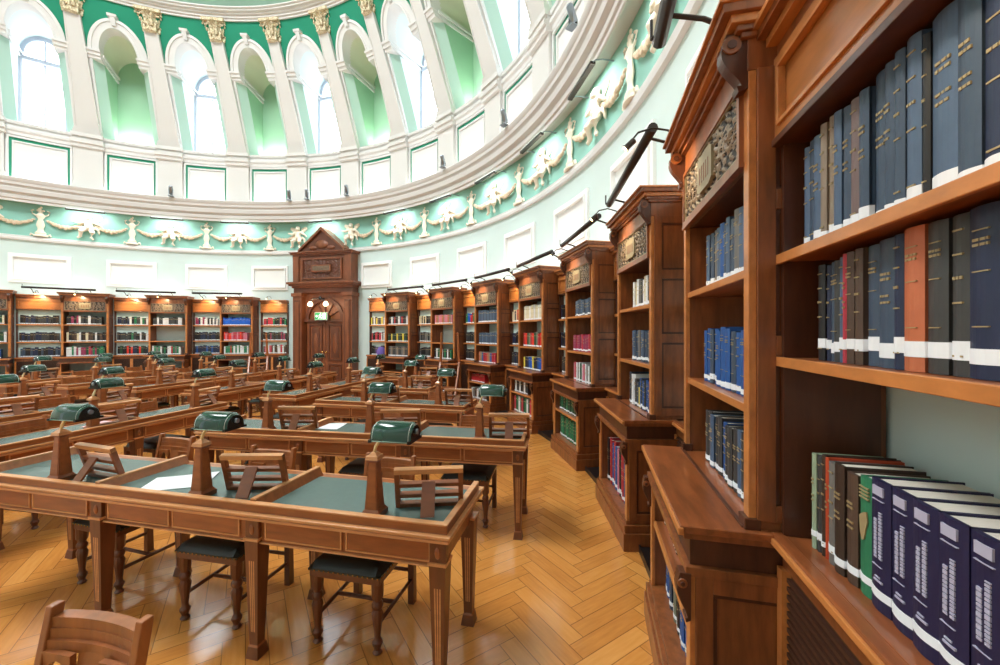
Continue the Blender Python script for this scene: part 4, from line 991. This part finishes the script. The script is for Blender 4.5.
def make_desk(seats, pitch, left_end=True):
    root = empty('reading_desk'); L = seats*pitch; D = .5
    t = MB(); t.box(-L, 0, 0, D, .655, .685, 'desk_wood'); t.box(-L-.012, .012, -.012, D+.012, .648, .662, 'desk_edge_highlight'); t.box(-L-.02, .02, -.02, D+.02, .668, .682, 'desk_edge_highlight'); t.build('top', root, bev=.003)
    for k in range(seats):
        l = MB(); x1 = -k*pitch-.035; x0 = -(k+1)*pitch+.035; l.box(x0, x1, .035, D-.06, .685, .69, 'leather_green'); l.build('leather_panel', root)
        f = MB(); f.frame(x0-.02, x1+.02, 0, 0, 0, 0, 0, 'desk_wood') if False else None
    r = MB(); r.box(-L, 0, 0, .022, .685, .722, 'desk_wood'); r.box(-L-.003, .003, -.004, .026, .716, .724, 'desk_edge_highlight')
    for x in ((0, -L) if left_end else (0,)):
        x0 = x-.022 if x == 0 else x; r.box(x0, x0+.022, .02, D-.02, .685, .722, 'desk_wood'); r.box(x0-.003, x0+.025, .02, D-.02, .716, .724, 'desk_edge_highlight')
    r.build('gallery_rail', root, bev=.002)
    for k in range(1, seats if left_end else seats+1):
        d = MB(); x = -k*pitch+(.04 if k == seats else 0); d.prism([(x-.035, .685), (x+.035, .685), (x+.012, .73), (x-.012, .73)], .02, D-.03, 'y', 'desk_wood'); d.box(x-.013, x+.013, .02, D-.03, .728, .735, 'desk_edge_highlight'); d.build('divider', root)
    a = MB(); a.box(-L+.03, -.03, .03, .05, .535, .65, 'desk_wood'); a.box(-L+.03, -.03, D-.05, D-.03, .535, .65, 'desk_wood')
    for x in (-.05, -L+.03): a.box(x, x+.02, .03, D-.03, .535, .65, 'desk_wood')
    for k in range(seats):
        for j in range(2):
            x1 = -k*pitch-.08-j*(pitch-.12)/2; x0 = x1-(pitch-.16)/2; a.frame(x0, x1, .548, .640, .008, .024, .032, 'desk_edge_highlight'); a.box(x0+.008, x1-.008, .026, .03, .556, .632, 'desk_wood')
    for k in range(seats+1):
        x = -k*pitch if 0 < k < seats else (-.045 if k == 0 else -L+.045); a.box(x-.036, x+.036, .014, .05, .532, .648, 'desk_dark'); a.ball((x, .014, .595), (.014, .006, .024), 'desk_wood', 10, 6)
    a.box(-L+.03, -.03, .02, .05, .53, .538, 'desk_edge_highlight'); a.build('apron', root, bev=.002)
    for k in range(seats+1):
        x = -k*pitch if 0 < k < seats else (-.045 if k == 0 else -L+.045)
        for y in (.045, D-.045):
            b = MB(); leg(b, x, y)
            for dx in (-.012, 0, .012):
                for sy, o_ in ((-1, .0), (1, .0)):
                    zz = [(.12, .0235), (.5, .0335)]
                    b.add([(x+dx*.7-.0025, y+sy*(zz[0][1]+.001), .12), (x+dx*.7+.0025, y+sy*(zz[0][1]+.001), .12), (x+dx+.003, y+sy*(zz[1][1]+.001), .5), (x+dx-.003, y+sy*(zz[1][1]+.001), .5)], [(0, 1, 2, 3)], 'desk_edge_highlight')
            b.build('leg', root)
    return root
# (name phrase, corner (x,y), rotation, seats, pitch, lamp offset, chair offsets, rest angles)
def line_pos(e1, e2): return E1*e1+E2*e2
RX, RY = rad(-12.5), rad(77.5)
DESKS = [
 ('nearest desk', Vector((-.215, 1.58, 0)), rad(-12.5), 3, .95, .372, [(-.565, .144, 0), (-1.345, .13, .02), (-2.245, .22, -.06)], [18, 14, -6]),
 ('second desk from the front', Vector((.17, 2.815, 0)), rad(-9), 3, .9, .33, [(-.47, .13, 0), (-1.33, .13, .0), (-2.25, .2, .05)], [6, 12, 8]),
 ('third desk from the front', Vector((-.38, 4.12, 0)), rad(-13), 2, .9, .32, [(-.5, .16, 0), (-1.35, .15, 0)], [2, 14, 10]),
 ('fourth desk from the front', Vector((-1.0, 5.40, 0)), rad(-12), 1, 1.15, .36, [(-.6, .2, 0)], [8, 14]),
 ('short desk before the fifth bookcase', Vector((-1.2, 6.73, 0)), rad(-12), 1, .8, .3, [(-.4, .2, 0)], [8, 14]),
]
cE = [('long left desk', -3.93, 3.62, 3, 'C'), ('second long left desk', -5.2, 3.62, 3, 'C'), ('third long left desk', -6.45, 3.62, 3, 'C'),
      ('first inner desk', -3.52, 6.8, 3, 'E'), ('second inner desk', -4.82, 6.85, 3, 'E'), ('third inner desk', -6.2, 6.9, 3, 'E'), ('fourth inner desk', -7.5, 6.9, 3, 'E'), ('fifth inner desk', -8.8, 6.9, 3, 'E')]
for nm, e1, e2, n, k in cE:
    DESKS.append((nm, line_pos(e1, e2), RY, n, .87, .5 if k == 'E' else .3, [(-.45, .15, 0), (-1.3, .17, .03), (-2.2, .18, -.04)], [10, -8, 14]))
ABS = {'nearest desk': 'dark-railed wooden reading desk nearest the camera', }
rq = random.Random(5)
for di, (nm, pos, rz, seats, pitch, lo_, chairs, rests) in enumerate(DESKS):
    d = make_desk(seats, pitch, di != 0); d.location = pos; d.rotation_euler = (0, 0, rz)
    where = {0: 'nearest the camera', 1: 'second from the front', 2: 'third from the front', 3: 'fourth from the front', 4: 'in front of the fifth carved bookcase', 5: 'running away at left behind the nearest desk', 6: 'one aisle left of the long left desk', 7: 'at the far left edge of the view',
             8: 'first of the inner row toward the door', 9: 'second of the inner row toward the door', 10: 'third of the inner row toward the far wall', 11: 'fourth of the inner row toward the far wall', 12: 'fifth of the inner row at far left'}[di]
    tag(d, 'wooden reading desk with green leather top, %s' % where, 'desk', 'reading desks')
    M4 = Matrix.Translation(pos) @ Matrix.Rotation(rz, 4, 'Z')
    for k in range(seats):
        px = -lo_-k*pitch+rq.uniform(-.01, .01)
        o = use(LP); o.location = M4 @ Vector((px, .085, .69)); o.rotation_euler = (0, 0, rz+rq.uniform(-.05, .05))
        tag(o, 'green-shaded reading lamp on wooden post, %s from right on %s' % (ORD[k], nm), 'lamp', 'reading lamps on the desks')
        o = use(BR); o.location = M4 @ Vector((px+.055, .20-.02, .691)); o.rotation_euler = (0, 0, rz+rad(rests[k % len(rests)]))
        tag(o, 'slatted wooden book rest, %s from right on %s' % (ORD[k], nm), 'book rest', 'book rests on the desks')
    for k, (x, y, w) in enumerate(chairs):
        o = use(CH); o.location = M4 @ Vector((x, y, 0)); o.rotation_euler = (0, 0, rz+w)
        tag(o, 'wooden chair with dark green seat, %s from right at %s' % (ORD[k], nm), 'chair', 'chairs pushed in at the desks')
o = use(CH); o.location = Vector((-1.012, .995, 0))-E2*.45; o.rotation_euler = (0, 0, RX+.03); tag(o, 'wooden chair in the bottom left corner, only its curved backrest showing', 'chair')

# ------------------------------------------------------------------ loose things on the desks
def on_desk(di, x, y): nm, pos, rz = DESKS[di][:3]; return Matrix.Translation(pos) @ Matrix.Rotation(rz, 4, 'Z') @ Vector((x, y, .6905)), rz
def sheet(di, x, y, w, h, r, m, lab, name='paper_sheet'):
    p, rz = on_desk(di, x, y); b = MB()
    b.grid(lambda u, v: (w*(u-.5), h*(v-.5), .002+.006*(u*v)**2), 6, 6, m); b.grid(lambda u, v: (w*(u-.5), h*(v-.5), .0005+.006*(u*v)**2), 6, 6, m)
    o = b.build(name, loc=p, rz=rz+r); tag(o, lab, 'paper')
sheet(0, -1.6, .2, .3, .21, .5, 'paper', 'white sheet of paper lying on the nearest desk')
sheet(1, -1.72, .3, .25, .2, .1, 'paper', 'pale sheet on the second desk behind the left lamp')
sheet(5, -1.0, .25, .22, .16, .3, 'pink_paper', 'pinkish papers beside the lamp on the long left desk')
pb = MB(); pb.lathe([(.10, 0), (.12, .05), (.11, .14), (.07, .2), (.03, .22)], 'purple_cloth', n=12, sq=.7)
p_, _ = on_desk(3, -1.2, .3)
cb_ = [b for b in BAYS if b[2] == 'recess right of door'][0][0]
o = pb.build('bag', loc=cb_.matrix_basis @ Vector((.1, .1, .9))); tag(o, 'small purple bag on the ledge just right of the door', 'bag')

# library steps with tall poles
def steps(loc, rz, lab):
    r = empty('library_steps', loc, rz)
    for k in range(4):
        s = MB(); s.box(-.18, .18, -.05+.13*k, .12+.13*k, .22*(k+1)-.03, .22*(k+1), 'chair_wood'); s.build('tread', r)
    for sx in (-1, 1):
        s = MB(); s.prism([(-.1, 0), (.0, 0), (.5, .88), (.5, .92), (.4, .92), (-.1, .1)], sx*.19-.015, sx*.19+.015, 'x', 'chair_wood'); s.build('side_panel', r)
        s = MB(); s.box(sx*.19-.02, sx*.19+.02, .46, .5, 0, .9, 'chair_wood'); s.build('rear_leg', r)
        s = MB(); s.tube([(sx*.19, .42, .85), (sx*.165, .40, 1.46)], [.03, .022], 'chair_wood', 8); s.ball((sx*.165, .40, 1.48), .026, 'chair_wood', 8, 6); s.build('hand_pole', r)
    tag(r, lab, 'steps', 'library steps')
steps(Vector((-1.05, 7.45, 0)), rad(-6), 'wooden library steps with tall poles before the right bookcases')
steps(Vector((-5.85, 9.4, 0)), rad(24), 'wooden library steps before the bookcases left of the door')

# ------------------------------------------------------------------ light, world, camera
w = bpy.data.worlds.new('World'); S.world = w; w.use_nodes = True
w.node_tree.nodes['Background'].inputs[0].default_value = (.85, .93, 1, 1); w.node_tree.nodes['Background'].inputs[1].default_value = .8
bpy.data.objects.remove(proto) if False else None
cam = bpy.data.cameras.new('camera'); co = bpy.data.objects.new('camera', cam); COL.objects.link(co)
co.location = (0, 0, 1.5); co.rotation_euler = (pi/2, 0, 0)
cam.sensor_width = 36; cam.lens = 392/1000*36; cam.clip_start = .02; cam.clip_end = 100
S.camera = co
S.view_settings.view_transform = 'Standard'; S.view_settings.look = 'None'; S.view_settings.gamma = 1; S.view_settings.use_curve_mapping = False
S.view_settings.exposure = 0.64
S.cycles.use_denoising = True; S.cycles.max_bounces = 8; S.cycles.diffuse_bounces = 5; S.cycles.glossy_bounces = 4
S.cycles.sample_clamp_indirect = 4
